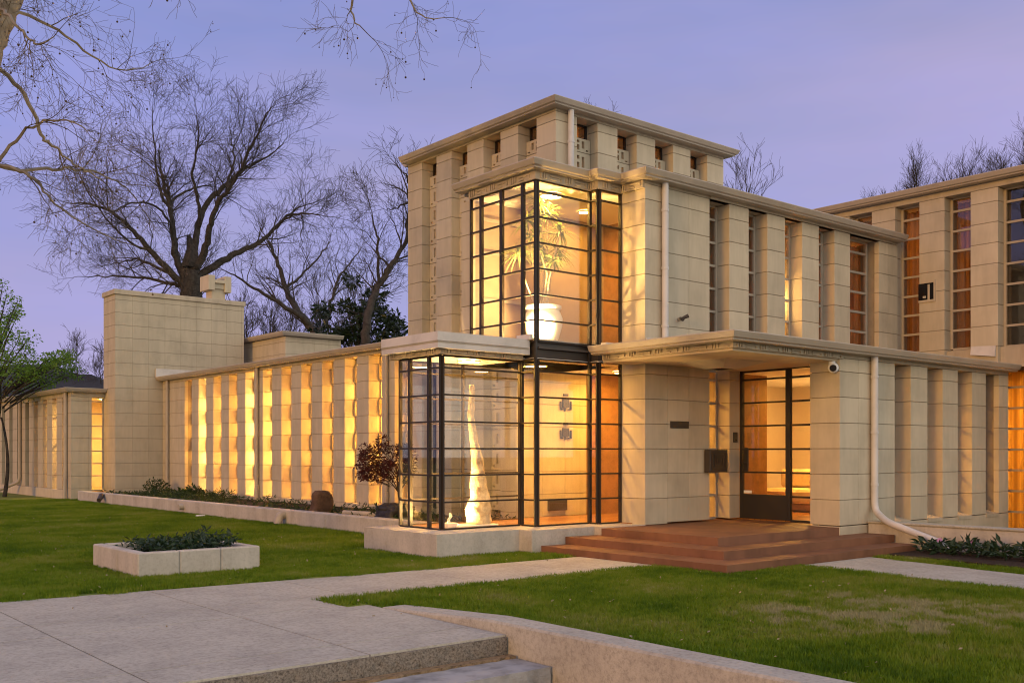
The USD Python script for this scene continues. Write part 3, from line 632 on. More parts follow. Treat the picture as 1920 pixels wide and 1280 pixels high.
iwall(13.9, 18.6, 13.0, 13.15, .345, 2.83); iwall(18.5, 18.6, 8.9, 13.0, .345, 2.83); floor(13.95, 18.5, 8.9, 13.0, .345); ceiling(13.95, 18.5, 8.85, 13.0, 2.83)
# upper hall and the dim upper rooms
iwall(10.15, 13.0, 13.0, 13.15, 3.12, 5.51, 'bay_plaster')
for z in (3.9, 4.66, 5.2): part(HOUSE, 'rail', MB().box(10.15, 11.8, 12.96, 12.997, z, z + .05), 'frame_paint')
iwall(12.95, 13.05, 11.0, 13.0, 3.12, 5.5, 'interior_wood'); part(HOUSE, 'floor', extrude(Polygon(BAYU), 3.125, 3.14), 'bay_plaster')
iwall(13.05, 18.9, 14.0, 14.1, 3.05, 5.56); floor(13.05, 18.9, 11.0, 14.0, 3.05, 'floor_boards'); ceiling(13.05, 18.9, 10.99, 14.0, 5.56); iwall(18.86, 18.92, 11.0, 14.0, 3.05, 5.56)
def curtain(axis, c, a0, a1, z0, z1, m, fold=.035, wave=.11):
    n = max(8, int((a1 - a0) / .018)); a = np.linspace(a0, a1, n); o = c + fold * np.sin(a * 2 * math.pi / wave) + .01 * np.sin(a * 31)
    lo = np.stack([a, o, np.full(n, z0)], 1) if axis == 'y' else np.stack([o, a, np.full(n, z0)], 1); hi = lo.copy(); hi[:, 2] = z1
    f = [(i, i + 1, n + i + 1, n + i) for i in range(n - 1)]
    part(HOUSE, 'curtain', (np.vstack([lo, hi]), np.array(f)), m, smooth=True)
for a, b in ((13.07, 13.62), (14.08, 14.66), (16.15, 16.72), (17.3, 18.3)): curtain('y', 11.12, a, b, 3.1, 5.5, 'brown_curtain')
# left wing room
iwall(16.2, 16.3, 17.9, 31.3, .25, 3.62); floor(12.4, 16.2, 17.8, 31.4, .28); ceiling(12.35, 16.2, 17.8, 31.4, 3.62); iwall(12.4, 16.2, 31.3, 31.4, .25, 3.62)
iwall(12.46, 16.2, 17.78, 17.85, .25, 3.62)
# far left room
iwall(9.8, 15.5, 36.6, 36.7, .2, 3.2); floor(9.6, 15.5, 32.7, 36.6, .25); ceiling(9.9, 15.5, 32.6, 36.6, 3.2); iwall(12.5, 12.6, 32.6, 36.6, .2, 3.2)
# tower room, right wing rooms
iwall(12.6, 16.0, 17.2, 17.3, .1, 7.4); iwall(16.0, 16.1, 13.8, 17.2, 5.5, 7.4); ceiling(12.4, 16.1, 13.6, 17.3, 7.41, 'ceiling_plaster', .03); floor(12.5, 16.1, 13.8, 17.3, 5.45); 
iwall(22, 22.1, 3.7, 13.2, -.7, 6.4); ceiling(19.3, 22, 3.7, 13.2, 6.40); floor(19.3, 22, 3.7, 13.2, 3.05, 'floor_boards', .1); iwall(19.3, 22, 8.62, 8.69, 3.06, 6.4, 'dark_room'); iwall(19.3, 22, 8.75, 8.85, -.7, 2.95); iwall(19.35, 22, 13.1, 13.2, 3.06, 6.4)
for a in (9.219, 10.243, 11.267): curtain('x', 19.42, a - .03, a + M + .03, 3.3, 6.30, 'brown_curtain')
for a in (8.195, 7.171, 6.147): curtain('x', 19.42, a - .2, a + M + .03, -.6, 2.95, 'amber_curtain', .015, .17)

# ---- emit the blocks: the 300 nearest one by one, the rest joined
def bdist(b): return math.hypot((b[1] + b[2]) / 2, (b[3] + b[4]) / 2) + (100 if (b[1] + b[2]) / 2 > 19 and b[4] < 8.1 else 0)
BLOCKS.sort(key=bdist)
for b in BLOCKS[:300]: part(b[0], 'block', MB().cbox(*b[1:], CH), 'block_paint')
rest = MB()
for b in BLOCKS[300:]: rest.cbox(*b[1:], CH)
part(HOUSE, 'block', rest, 'block_paint_joined', kind='stuff')

# ================================================================== lamps and furnishings
def disc_lamp(label, x, y, z, r, m, group=None, name='ceiling_light'):
    t = thing(name, label, 'ceiling light', (x, y, z), group)
    part(t, 'trim', lathevf([(r, 0), (r + .02, 0), (r + .025, -.02), (r, -.025), (r, 0)], 24, (x, y, z)), 'frame_paint')
    part(t, 'diffuser', MB().add(*lathevf([(0, -.016), (r * .98, -.016), (r * .98, -.002), (0, -.002)], 24, (x, y, z))), m)
    return t
disc_lamp('round ceiling light glowing inside the low glass bay', 9.3, 12.2, 2.825, .16, 'lamp_hall')
disc_lamp('round ceiling light glowing in the hall behind the tall glass bay', 10.6, 12.1, 2.825, .13, 'lamp_hall')
disc_lamp('round ceiling light deep in the amber entrance hall', 12.6, 12.2, 2.825, .13, 'lamp_hall')
disc_lamp('round ceiling light over the big white pot in the upper bay', 10.75, 11.95, 5.505, .17, 'lamp_bay')
disc_lamp('round ceiling light at the back of the upper bay', 11.9, 12.4, 5.505, .09, 'lamp_hall')
disc_lamp('round ceiling light above the sofa behind the entrance door', 16.3, 10.6, 2.825, .14, 'lamp_entry')
disc_lamp('round ceiling light glowing behind the slot window beside the chimney', 10.9, 33.8, 3.195, .16, 'lamp_wing')
disc_lamp('dim ceiling light in the top of the tower', 14.0, 15.2, 7.405, .14, 'lamp_dim')
disc_lamp('dim ceiling light in the upper right hand room', 16.0, 12.6, 5.555, .18, 'lamp_room')
disc_lamp('dim ceiling light in the right wing upper room', 20.6, 10.8, 6.395, .2, 'lamp_right')
disc_lamp('ceiling light behind the amber curtains of the right wing', 20.4, 7.5, 2.94, .18, 'lamp_hall')
ORD = ['first', 'second', 'third', 'fourth', 'fifth', 'sixth', 'seventh', 'eighth', 'ninth', 'tenth', 'eleventh', 'twelfth']
for i, y in enumerate(S):
    ly = max(y - .16, 17.95)
    t = thing('wall_lamp', f'upright tube lamp behind the {ORD[i]} lit slot of the left wing from the glass bay', 'lamp', (12.9, ly, .5), 'left wing tube lamps')
    part(t, 'tube', MB().tube([(12.9, ly, .62), (12.9, ly, 3.30)], .03, 10), 'tube_bright' if i in (7, 10) else 'tube_mid' if i in (2, 6) else 'tube_soft'); part(t, 'stand', MB().tube([(12.9, ly, .28), (12.9, ly, .60)], .012, 8), 'dark_bronze')
def up_light(label, x, y, z):
    t = thing('up_light', label, 'floor light', (x, y, z)); part(t, 'housing', MB().tube([(x, y, z), (x, y, z + .05)], .075, 16), 'dark_bronze'); part(t, 'lens', lathevf([(0, .056), (.06, .056), (.06, .051), (0, .051)], 20, (x, y, z)), 'up_lamp')
up_light('small floor light shining up at the driftwood in the low glass bay', 8.85, 12.15, .346)
up_light('small floor light shining up at the white pot in the upper glass bay', 10.2, 11.72, 3.141)
sc = thing('wall_lamp', 'bright upright lamp behind the third slot of the upper right wall', 'lamp', (15.36, 11.16, 4.1))
part(sc, 'shade', MB().cbox(15.26, 15.46, 11.12, 11.20, 4.0, 4.36, .01), 'lamp_sconce'); part(sc, 'bracket', MB().box(15.34, 15.38, 11.10, 11.22, 3.05, 3.995), 'frame_paint')
fl = thing('floor_lamp', 'glowing floor lamp beside the sofa behind the entrance door', 'lamp', (17.2, 11.35, .345))
part(fl, 'stand', MB().tube([(17.2, 11.35, .345), (17.2, 11.35, 1.45)], .015, 8).tube([(17.2, 11.35, .345), (17.2, 11.35, .37)], .14, 16), 'dark_bronze'); part(fl, 'shade', lathevf([(0, 1.75), (.12, 1.75), (.16, 1.42), (0, 1.42)], 20, (17.2, 11.35, 0)), 'lamp_sconce')
so = thing('sofa', 'cream sofa seen through the glass of the entrance door', 'sofa', (16.6, 11.0, .345))
part(so, 'seat', MB().cbox(16.0, 17.0, 10.2, 12.0, .50, .76, .05), 'sofa_fabric'); part(so, 'base', MB().cbox(16.05, 16.95, 10.25, 11.95, .36, .49, .02), 'interior_wood'); part(so, 'backrest', MB().cbox(16.82, 17.05, 10.2, 12.0, .765, 1.12, .05), 'sofa_fabric')
cu = trimesh.creation.icosphere(3, 1.0); cv = np.array(cu.vertices); cv = np.sign(cv) * np.abs(cv) ** .6 * np.array([.09, .24, .2]); ca = math.radians(25)
cv = cv @ np.array([[math.cos(ca), 0, -math.sin(ca)], [0, 1, 0], [math.sin(ca), 0, math.cos(ca)]])
solo('cushion', (cv + np.array([16.62, 10.9, .95]), cu.faces), 'cushion_fabric', 'brown cushion lying on the cream sofa', 'cushion', smooth=True)

# driftwood sculpture
def skew_tube(p, r, n, seed, amp=.25, fr=3.0):
    v, f = tubevf(p, r, n); c = np.repeat(np.asarray(p, float), n, axis=0); c = np.vstack([c, p[0], p[-1]])
    k = 1 + amp * (meshkit.fbm(v * fr, 4, seed)[:, None] * 2 - 1); return c + (v - c) * k, f
bx0, by0 = 9.33, 12.03
pp = np.array([(0, 0, .36), (.03, .0, .55), (.05, -.01, .75), (.02, .0, .95), (.02, .0, 1.2), (-.03, .01, 1.45), (-.08, .0, 1.7), (-.12, .01, 2.0), (-.10, .0, 2.3), (-.11, 0, 2.45)])
pp[:, 0] += bx0; pp[:, 1] += by0
qq = np.array([pp[0] + (pp[-1] - pp[0]) * 0 for _ in range(1)])
t = np.linspace(0, len(pp) - 1, 60); P2 = np.stack([np.interp(t, np.arange(len(pp)), pp[:, k]) for k in range(3)], 1); R2 = np.interp(t, np.arange(len(pp)), [.17, .19, .15, .12, .10, .075, .06, .05, .05, .035])
dw = thing('driftwood_sculpture', 'tall pale driftwood trunk standing inside the low glass bay', 'sculpture', (bx0, by0, .345))
part(dw, 'trunk', skew_tube(P2, R2, 28, 5, .45, 5.0), 'drift_wood', smooth=True); part(dw, 'base', MB().cbox(bx0 - .5, bx0 + .25, by0 - .2, by0 + .2, .346, .375, .008), 'white_glaze')
wf = thing('white_ornament', 'small white ornament on the floor at the front of the low glass bay', 'ornament', (8.75, 11.95, .345))
part(wf, 'base', MB().cbox(8.66, 8.86, 11.88, 12.02, .345, .42, .012), 'white_glaze'); part(wf, 'knob', MB().tube(bend([(8.75, 11.95, .42), (8.74, 11.95, .47), (8.79, 11.95, .51), (8.76, 11.95, .55)]), .018, 8), 'white_glaze', smooth=True)
# potted plant in the upper bay
px, py, pz = 10.62, 12.0, 3.14
pt = thing('potted_plant', 'tall spiky plant in a big white pot inside the upper glass bay', 'plant', (px, py, pz))
part(pt, 'pot', lathevf([(0, 0), (.19, 0), (.24, .08), (.30, .28), (.31, .40), (.27, .50), (.25, .53), (.29, .56), (.29, .60), (.25, .60), (.23, .54), (0, .52)], 36, (px, py, pz)), 'white_glaze', smooth=35)
rg = np.random.default_rng(11); st, lf = MB(), MB()
def spray(c, n, L, droop, rg, out, w=.012):
    for _ in range(n):
        a = rg.uniform(0, 2 * math.pi); e = rg.uniform(-.35, 1.2); l = L * rg.uniform(.7, 1.15); dirv = np.array([math.cos(a) * math.cos(e), math.sin(a) * math.cos(e), math.sin(e)])
        side = np.cross(dirv, [0, 0, 1.0]); side /= np.linalg.norm(side) + 1e-9
        p = [np.array(c) + dirv * l * s - np.array([0, 0, droop * l * s * s]) for s in (0, .35, .7, 1)]
        ws = [w * .6, w, w * .8, .001]
        v = [q for pnt, wi in zip(p, ws) for q in (pnt - side * wi, pnt + side * wi)]
        out.add(v, [(0, 1, 3, 2), (2, 3, 5, 4), (4, 5, 7, 6)])
for k, (dx, dy, h) in enumerate([(-.05, .02, 1.15), (.10, .05, 1.75), (-.14, -.05, 1.3), (.16, -.06, 1.45), (.02, -.12, .95), (.04, .1, 1.9), (-.1, .1, 1.6), (-.28, .02, 1.05), (.25, .08, 1.2)]):
    b = np.array([px + dx * .4, py + dy * .4, pz + .5]); e = np.array([px + dx * 1.7, py + dy * 1.7, pz + .35 + h]); m = (b + e) / 2 + rg.normal(0, .05, 3)
    st.tube([b, m, e], [.016, .013, .01], 6); spray(e, 55, .36, .5, rg, lf)
part(pt, 'stem', st, 'drift_wood', smooth=True); part(pt, 'foliage', lf, 'spiky_leaf', kind='stuff')

# small fittings
pl = solo('name_plaque', MB().cbox(12.12, 12.55, YU - .022, YU - .002, 1.824, 1.934, .003), 'dark_bronze', 'dark blank plaque on the block wall left of the entrance', 'plaque')
mb = thing('mail_box', 'square dark bronze box with nested square relief left of the entrance door', 'mail box', (13.15, 10.6, 1.1))
part(mb, 'body', MB().cbox(12.93, 13.38, 10.55, 10.675, 1.12, 1.49, .008), 'dark_bronze')
for k in (.17, .115, .06):
    b = MB()
    for x0, x1, z0, z1 in ((-k, k, -k * .82, -k * .82 + .018), (-k, k, k * .82 - .018, k * .82), (-k, -k + .018, -k * .82 + .018, k * .82 - .018), (k - .018, k, -k * .82 + .018, k * .82 - .018)): b.box(13.155 + x0, 13.155 + x1, 10.535, 10.551, 1.305 + z0, 1.305 + z1)
    part(mb, 'relief', b, 'vent_metal')
db = thing('door_bell', 'small dark door bell unit beside the entrance door', 'door bell', (13.74, YU, 1.69))
part(db, 'body', MB().cbox(13.69, 13.79, YU - .025, YU - .002, 1.61, 1.78, .004), 'black_steel'); part(db, 'button', MB().tube([(13.74, YU - .026, 1.65), (13.74, YU - .034, 1.65)], .014, 12), 'dark_lens')
cm = thing('security_camera', 'white ball security camera under the canopy corner by the door pier', 'camera', (13.36, 8.56, 2.72))
part(cm, 'mount', MB().tube([(13.36, 8.60, 2.80), (13.36, 8.60, 2.74)], .05, 16), 'white_plastic', smooth=40)
sp = trimesh.creation.icosphere(3, .078); part(cm, 'body', (np.array(sp.vertices) + [13.355, 8.575, 2.70], sp.faces), 'white_plastic', smooth=True)
ld = np.array([-.85, -.5, -.15]); ld /= np.linalg.norm(ld); c0 = np.array([13.355, 8.575, 2.70]); part(cm, 'lens', MB().tube([c0 + ld * .05, c0 + ld * .083], [.055, .045], 20), 'dark_lens', smooth=40)
fx = thing('wall_spotlight', 'small twin spotlight bracket on the upper wall above the canopy', 'spotlight', (12.32, YU, 3.55))
part(fx, 'bracket', MB().tube([(12.32, YU - .001, 3.55), (12.32, YU - .06, 3.55)], .03, 12), 'taupe_pipe'); part(fx, 'head', MB().tube([(12.30, YU - .06, 3.56), (12.26, YU - .14, 3.53)], [.022, .032], 12), 'dark_bronze'); part(fx, 'head', MB().tube([(12.34, YU - .06, 3.56), (12.41, YU - .13, 3.60)], [.022, .032], 12), 'dark_bronze')

# ================================================================== GROUND
solo('ground', MB().box(-400, 420, -400, 420, -1.6, -.9), 'soil', kind='structure')
LOWR = sbox(-30, -30, 5.06, 6.14)
pad = Polygon([(-12, 6.14), (5.05, 6.14), (5.05, 8.18), (4.83, 8.18), (4.83, 8.78), (9.75, 8.74), (9.75, 10.12), (6.3, 10.25), (2.4, 10.58), (-12, 11.9)])
right_walk = Polygon([(9.6, 7.6), (9.2, 7.9), (9.2, 8.75), (9.75, 8.75), (9.9, 7.55), (12.7, 7.55), (12.1, 4.7), (11.3, 1.5), (9.7, 1.5), (10.75, 4.7), (11.1, 7.2), (10.9, 7.55)])
right_walk = Polygon([(11.1, 7.56), (10.85, 4.7), (10.45, 1.0), (11.9, 1.0), (12.2, 5.3), (12.65, 7.56)])
sunken = sbox(14.42, -30, 18.95, 8.52)
stairs = sbox(5.04, -30, 5.33, 8.05)
steps_fp = sbox(9.60, 7.58, 14.0, 10.9)
bed = Polygon([(13.05, 7.56), (12.75, 5.4), (12.4, 1.0), (14.15, 1.0), (14.15, 7.56)])
planter_in = sbox(9.70, 13.2, 11.95, 31.45)
house_fp = unary_union([sbox(11.9, 13.1, 26, 45), sbox(8.05, 11.25, 19, 13.1), sbox(13.4, 8.5, 26, 13.1)])
every = sbox(-60, -30, 120, 120)
lawn_poly = every.difference(unary_union([LOWR, pad, right_walk, sunken, stairs, bed.buffer(-.05), steps_fp.buffer(-.1), sbox(9.5, 13.1, 11.98, 31.45), sbox(14.2, -30, 19, 8.5)]))
solo('lawn', extrude(lawn_poly, -.9, 0.0), 'lawn_ground', kind='structure')
solo('sidewalk', MB().box(-30, 5.05, -30, 5.2, -.9, -.42).box(-30, 5.05, 4.9, 6.13, -.9, -.30), 'sand', kind='structure')
# pavement of separate slabs with open joints
def slab(poly, z0, z1, parent, m='pale_concrete'):
    g = poly.buffer(-.006)
    if g.is_empty: return
    part(parent, 'slab', extrude(g, z0, z1), m)
PV = place('/World', 'pavement'); UsdGeom.Xform.Define(stage, PV); data(PV, kind='structure'); LOC[PV] = np.zeros(3)
xs = [-12, -2.4, .75, 2.29, 3.81, 5.25, 6.9, 8.4, 9.8]; ysc = [6.0, 6.62, 8.3, 8.97, 12.2]
for x0, x1 in zip(xs[:-1], xs[1:]):
    for y0, y1 in zip(ysc[:-1], ysc[1:]):
        g = pad.intersection(sbox(x0, y0, x1, y1))
        for q in getattr(g, 'geoms', [g]):
            if q.area > .02 and q.geom_type == 'Polygon': slab(q, -.115, .012, PV)
for a, b in ((1.0, 3.2), (3.2, 5.1), (5.1, 7.56)):
    slab(right_walk.intersection(sbox(9, a, 14, b)), -.1, .012, PV)
solo('pavement_bed', extrude(unary_union([pad.buffer(-.02), right_walk.buffer(-.01)]), -.5, -.02), 'aggregate', kind='structure')
# rough front edge of the landing and the lower step
def noisy_box(x0, x1, y0, y1, z0, z1, nx, seed, amp):
    m = trimesh.creation.box([x1 - x0, y1 - y0, z1 - z0]); m.apply_translation([(x0 + x1) / 2, (y0 + y1) / 2, (z0 + z1) / 2])
    m = m.subdivide_to_size(nx); v = np.array(m.vertices); k = meshkit.fbm(v * 14, 4, seed)[:, None] - .5; kk = meshkit.fbm(v * 14 + 50, 4, seed)[:, None] - .5
    front = (v[:, 1] < y0 + .002)[:, None]
    v = v + front * np.hstack([kk * 0, k * amp, kk * amp * .5]); return v, np.array(m.faces)
fs = thing('garden_steps', 'worn grey concrete steps at the front edge of the paved landing', 'steps', (3, 6, -.3))
part(fs, 'riser', noisy_box(-12, 5.04, 6.12, 6.3, -.42, -.004, .035, 3, .03), 'aggregate')
part(fs, 'tread', noisy_box(-12, 5.03, 5.60, 6.07, -.30, -.15, .05, 4, .02), 'slate_tread')
part(fs, 'sand_drift', noisy_box(-12, 5.03, 6.01, 6.10, -.2, -.132, .06, 8, .06), 'sand')
# low retaining wall beside the steps: its top ramps down to the landing at the far end
def ramp_wall(seed=1):
    ys = np.linspace(1.0, 7.95, 60); v = []; 
    for y in ys:
        zt = .10 if y < 6.4 else .10 - .085 * (y - 6.4) / 1.55
        w = .5 * (meshkit.fbm(np.array([[y * 3, 0, 0]]), 3, seed)[0] - .5) * .012
        for x, z in ((5.055, -.6), (5.055, zt - .018), (5.068, zt), (5.305, zt), (5.325, zt - .02), (5.325, -.3)): v.append((x + w, y, z))
    n = 6; f = [(i * n + k, i * n + (k + 1), (i + 1) * n + k + 1, (i + 1) * n + k) for i in range(59) for k in range(5)]
    f += [(59 * n, 59 * n + 1, 59 * n + 2, 59 * n + 3), (59 * n, 59 * n + 3, 59 * n + 4, 59 * n + 5), (0, 3, 2, 1), (0, 5, 4, 3)]
    return np.array(v), np.array(f)
solo('retaining_wall', ramp_wall(), 'pale_concrete', 'low grey concrete wall edging the lawn beside the garden steps', 'wall')
# front steps of red concrete
st = thing('entrance_steps', 'broad red concrete steps and platform in front of the entrance', 'steps', (11.5, 8.6, 0))
def stepblock(poly, z0, z1): return extrude(Polygon(poly).buffer(-.012).buffer(.012, join_style=1, quad_segs=3), z0, z1)
part(st, 'step', stepblock([(9.62, 7.60), (13.98, 7.60), (13.98, 8.5), (13.4, 10.6), (9.62, 10.92)], -.05, .105), 'red_concrete')
part(st, 'step', stepblock([(10.09, 8.02), (14.12, 8.02), (14.12, 8.5), (13.4, 10.6), (10.09, 10.92)], .105, .21), 'red_concrete')
part(st, 'platform', stepblock([(10.60, 8.52), (13.43, 8.52), (13.43, 9.0), (13.92, 9.0), (13.92, 10.99), (12.0, 10.99), (11.54, 10.69), (10.60, 10.69)], .21, .322), 'red_concrete')
# planter wall along the left wing
pw = thing('planter_wall', 'long low painted wall of the planting bed along the left wing', 'wall', (9.45, 20, 0))
for i, (a, b) in enumerate(zip([12.9, 16.8, 20.7, 24.6, 28.5], [16.8, 20.7, 24.6, 28.5, 31.7])): part(pw, 'wall_segment', MB().cbox(9.45, 9.70, a + .003, b - .003, -.1, .30, .012), 'plinth_concrete')
solo('planting_soil', MB().box(9.70, 11.94, 13.05, 31.45, -.1, .20), 'soil', kind='structure')
# low wall of the sunken court at the right
lw = thing('court_wall', 'low cream wall running out from the house beside the flower bed', 'wall', (14.3, 5, 0))
part(lw, 'wall', MB().cbox(14.16, 14.40, .5, 8.49, -.8, .36, .012), 'plinth_concrete'); part(lw, 'coping', MB().cbox(14.14, 14.42, .5, 8.492, .362, .392, .008), 'pale_concrete')
solo('flower_bed_soil', extrude(bed.buffer(-.02), -.2, .03), 'soil', kind='structure')
# planter box on the lawn
gb = thing('garden_planter', 'square low concrete planter box standing on the left lawn', 'planter', (4.9, 12.4, 0))
x0, x1, y0, y1 = 4.15, 5.66, 11.70, 13.30
for (a, b) in ((x0, x0 + .49), (x0 + .494, x0 + 1.0), (x0 + 1.004, x1)): part(gb, 'side_panel', MB().cbox(a, b, y0, y0 + .13, -.06, .282, .014), 'plinth_concrete')
for (a, b) in ((y0 + .132, y0 + .7), (y0 + .704, y1)): part(gb, 'side_panel', MB().cbox(x0, x0 + .13, a, b, -.06, .282, .014), 'plinth_concrete'); part(gb, 'side_panel', MB().cbox(x1 - .13, x1, a, b, -.06, .282, .014), 'plinth_concrete')
part(gb, 'side_panel', MB().cbox(x0 + .134, x1 - .134, y1 - .13, y1, -.06, .282, .014), 'plinth_concrete'); part(gb, 'soil', MB().box(x0 + .13, x1 - .13, y0 + .13, y1 - .13, -.05, .20), 'soil')

# ---- leaves and small plants
def leaves(out, C, N, size, rg, aspect=.45, up=.4):
    """pointed leaves (two bent halves) at the points C, facing roughly N"""
    n = len(C); u = rg.normal(size=(n, 3)); u[:, 2] *= .6; u += N * .5; u /= np.linalg.norm(u, axis=1, keepdims=True)
    nn = rg.normal(size=(n, 3)); nn[:, 2] += up * 3; w = np.cross(u, nn); w /= np.linalg.norm(w, axis=1, keepdims=True) + 1e-9; k = np.cross(w, u)
    L = size * rg.uniform(.6, 1.3, (n, 1)); W = L * aspect / 2
    V = np.stack([C, C + u * L * .5 + w * W + k * L * .08, C + u * L, C + u * L * .5 - w * W + k * L * .08], 1).reshape(-1, 3)
    i = np.arange(n)[:, None] * 4; F = np.vstack([i + [0, 1, 2], i + [0, 2, 3]])
    out.add(V, F)
rg = np.random.default_rng(3)
def clump(name, label, cat, m, x, y, z, r, h, n, size, seed, group=None, stems=6, flower=0, aspect=.4):
    g = np.random.default_rng(seed); t = thing(name, label, cat, (x, y, z), group)
    a = g.uniform(0, 2 * math.pi, n); q = np.sqrt(g.uniform(0, 1, n)); hh = g.uniform(.1, 1, n) * np.sqrt(np.maximum(1 - q ** 2 * .8, 0.05)) * h
    C = np.stack([x + q * r * np.cos(a), y + q * r * np.sin(a), z + hh], 1); N = np.stack([np.cos(a) * q, np.sin(a) * q, np.full(n, .5)], 1)
    b = MB(); leaves(b, C, N, size, g, aspect); part(t, 'foliage', b, m)
    s = MB()
    for k in range(stems):
        i = g.integers(n); s.tube([(x, y, z - .01), (C[i] + [x, y, z]) / 2 + [0, 0, h * .15], C[i]], [.008, .006, .004], 5)
    part(t, 'stem', s, 'dark_bark')
    for k in range(flower):
        a2 = g.uniform(0, 6.3); fc = np.array([x - .05 + .4 * r * math.cos(a2), y - .5 * r + .3 * r * math.sin(a2), z + h * g.uniform(.75, 1.0)]); fm = MB()
        for j in range(5):
            aa = j * 1.2566 + a2; rad = .035; nrm = np.array([-.45, -.6, .66]); u = np.cross(nrm, [0, 0, 1.]); u /= np.linalg.norm(u); w = np.cross(nrm, u)
            dv = u * math.cos(aa) + w * math.sin(aa); sv = np.cross(nrm, dv)
            fm.add([fc, fc + dv * rad * .6 + sv * rad * .42, fc + dv * rad, fc + dv * rad * .6 - sv * rad * .42], [(0, 1, 2, 3)])
        part(t, 'flower', fm, 'petal')
    return t
for i in range(9):
    y = 7.15 - .45 * i; clump('bedding_plant', f"{'first second third fourth fifth sixth seventh eighth ninth'.split()[i]} low dark leafed plant from the entrance steps in the bed by the court wall", 'plant', 'bed_leaf', 13.72 - .012 * i + .06 * math.sin(i * 2.1), y,   .03, .27, .20, 130, .14, 50 + i, 'plants in the bed by the court wall', flower=(2 if i % 3 != 2 else 0), aspect=.36)
pc = MB(); n = 1500; C = np.stack([rg.uniform(x0 + .16, x1 - .2, n), rg.uniform(y0 + .16, y1 - .2, n), np.zeros(n)], 1)
C[:, 2] = .2 + .17 * (.25 + meshkit.fbm(C * 2.2, 3, 4)) * rg.uniform(.2, 1.25, n); C = C[(C[:, 0] > x0 + .3 + .12 * np.sin(C[:, 1] * 7))]; leaves(pc, C, np.tile([0, 0, .6], (len(C), 1)), .09, rg, .42)
solo('planter_greenery', pc, 'bed_leaf', 'dark green leafy plants filling the square planter on the lawn', 'plants', kind='stuff')
gc = MB(); n = 5200; C = np.stack([rg.uniform(9.75, 11.8, n), rg.uniform(14.0, 31.0, n), np.zeros(n)], 1); ht = meshkit.fbm(C * 1.1, 3, 9); C = C[ht > .40]; ht = ht[ht > .40]
C[:, 2] = .2 + (ht - .38) * .42 * rg.uniform(.1, 1.2, len(C)); leaves(gc, C, np.tile([0, 0, .9], (len(C), 1)), .12, rg, .22, .1)
solo('ground_cover', gc, 'cover_leaf', 'low green ground cover growing in the bed along the left wing', 'ground cover', kind='stuff')
clump('round_shrub', 'small round green shrub at the far end of the left wing bed', 'shrub', 'cover_leaf', 11.3, 30.3, .2, .38, .5, 420, .09, 31)
clump('leafy_shrub', 'broad leafed low shrub below the second lit slot of the left wing', 'shrub', 'cover_leaf', 11.2, 27.4, .2, .42, .32, 260, .14, 32)
clump('grassy_shrub', 'thin low shrub below the fourth lit slot of the left wing', 'shrub', 'cover_leaf', 11.3, 25.6, .2, .35, .28, 200, .13, 33, aspect=.2)
# rocks
def rock(v0, scale, seed, amp=.3):
    m = trimesh.creation.icosphere(4, 1.0); v = np.array(m.vertices); v = np.sign(v) * np.abs(v) ** .55; v *= (1 + amp * (meshkit.fbm(v * 1.6 + seed, 4, seed)[:, None] - .5)); return v * np.array(scale) + np.array(v0), m.faces
rv, rf = rock((10.05, 18.0, .40), (.20, .17, .29), 4, .28); rv[:, 0] -= (rv[:, 2] < .38) * (.38 - rv[:, 2]) * .6
solo('brown_rock', (rv, rf), 'brown_rock', 'upright brown boulder in the bed in front of the lit left wing', 'rock', smooth=True)
rv, rf = rock((10.05, 15.35, .36), (.30, .30, .17), 9, .7); solo('black_rock', (rv, rf), 'black_rock', 'low black boulder beside the red maple near the glass bay', 'rock', smooth=True)
solo('fallen_log', MB().tube([(9.9, 16.9, .30), (10.0, 15.75, .31)], .05, 10), 'frieze_paint', 'pale round log lying beside the black boulder', 'log', smooth=True)
# wall outlets on the planter wall
eb = thing('drain_elbow', 'grey curved drain pipe leaving the long planter wall', 'pipe', (9.4, 18.4, .1)); part(eb, 'pipe', MB().tube(bend([(9.46, 18.45, .20), (9.34, 18.42, .21), (9.27, 18.40, .02)], 6), .075, 16), 'taupe_pipe', smooth=50)
eb2 = thing('drain_stub', 'short grey pipe stub on the middle of the planter wall', 'pipe', (9.4, 23.6, .1)); part(eb2, 'pipe', MB().tube([(9.46, 23.6, .16), (9.33, 23.6, .15)], .07, 14), 'taupe_pipe', smooth=50)
gs = thing('garden_spotlight', 'small garden spotlight at the far end of the planter wall', 'spotlight', (9.3, 29.2, 0)); part(gs, 'stake', MB().tube([(9.3, 29.2, -.02), (9.3, 29.2, .14)], .015, 8), 'dark_bronze'); part(gs, 'head', MB().tube([(9.24, 29.1, .12), (9.38, 29.3, .24)], [.06, .08], 12), 'dark_bronze')
solo('white_stone', (lambda r: r)(rock((9.2, 22.0, .02), (.10, .06, .03), 7)), 'white_glaze', 'small white stone on the grass below the planter wall', 'stone', smooth=True)

# fallen leaves and clippings on the lawn and the paving
lv = MB(); n = 900; q = np.stack([rg.uniform(1, 13, n), rg.uniform(3, 26, n)], 1); keep = shapely.contains_xy(unary_union([lawn_poly.difference(house_fp), pad, right_walk]), q[:, 0], q[:, 1]) & ~((q[:, 0] > 7.9) & (q[:, 1] > 10.6)); q = q[keep]
zl_ = np.where(shapely.contains_xy(unary_union([pad, right_walk]), q[:, 0], q[:, 1]), .02, .045); kk = rg.uniform(0, 1, len(q)) < np.where(zl_ < .03, .12, 1.0); leaves(lv, np.hstack([q, zl_[:, None]])[kk], np.tile([0, 0, .1], (int(kk.sum()), 1)), .035, rg, .6, 1.0)
solo('fallen_leaves', lv, 'dry_leaf', 'small pale dry leaves scattered over the lawn', 'leaves', kind='stuff')
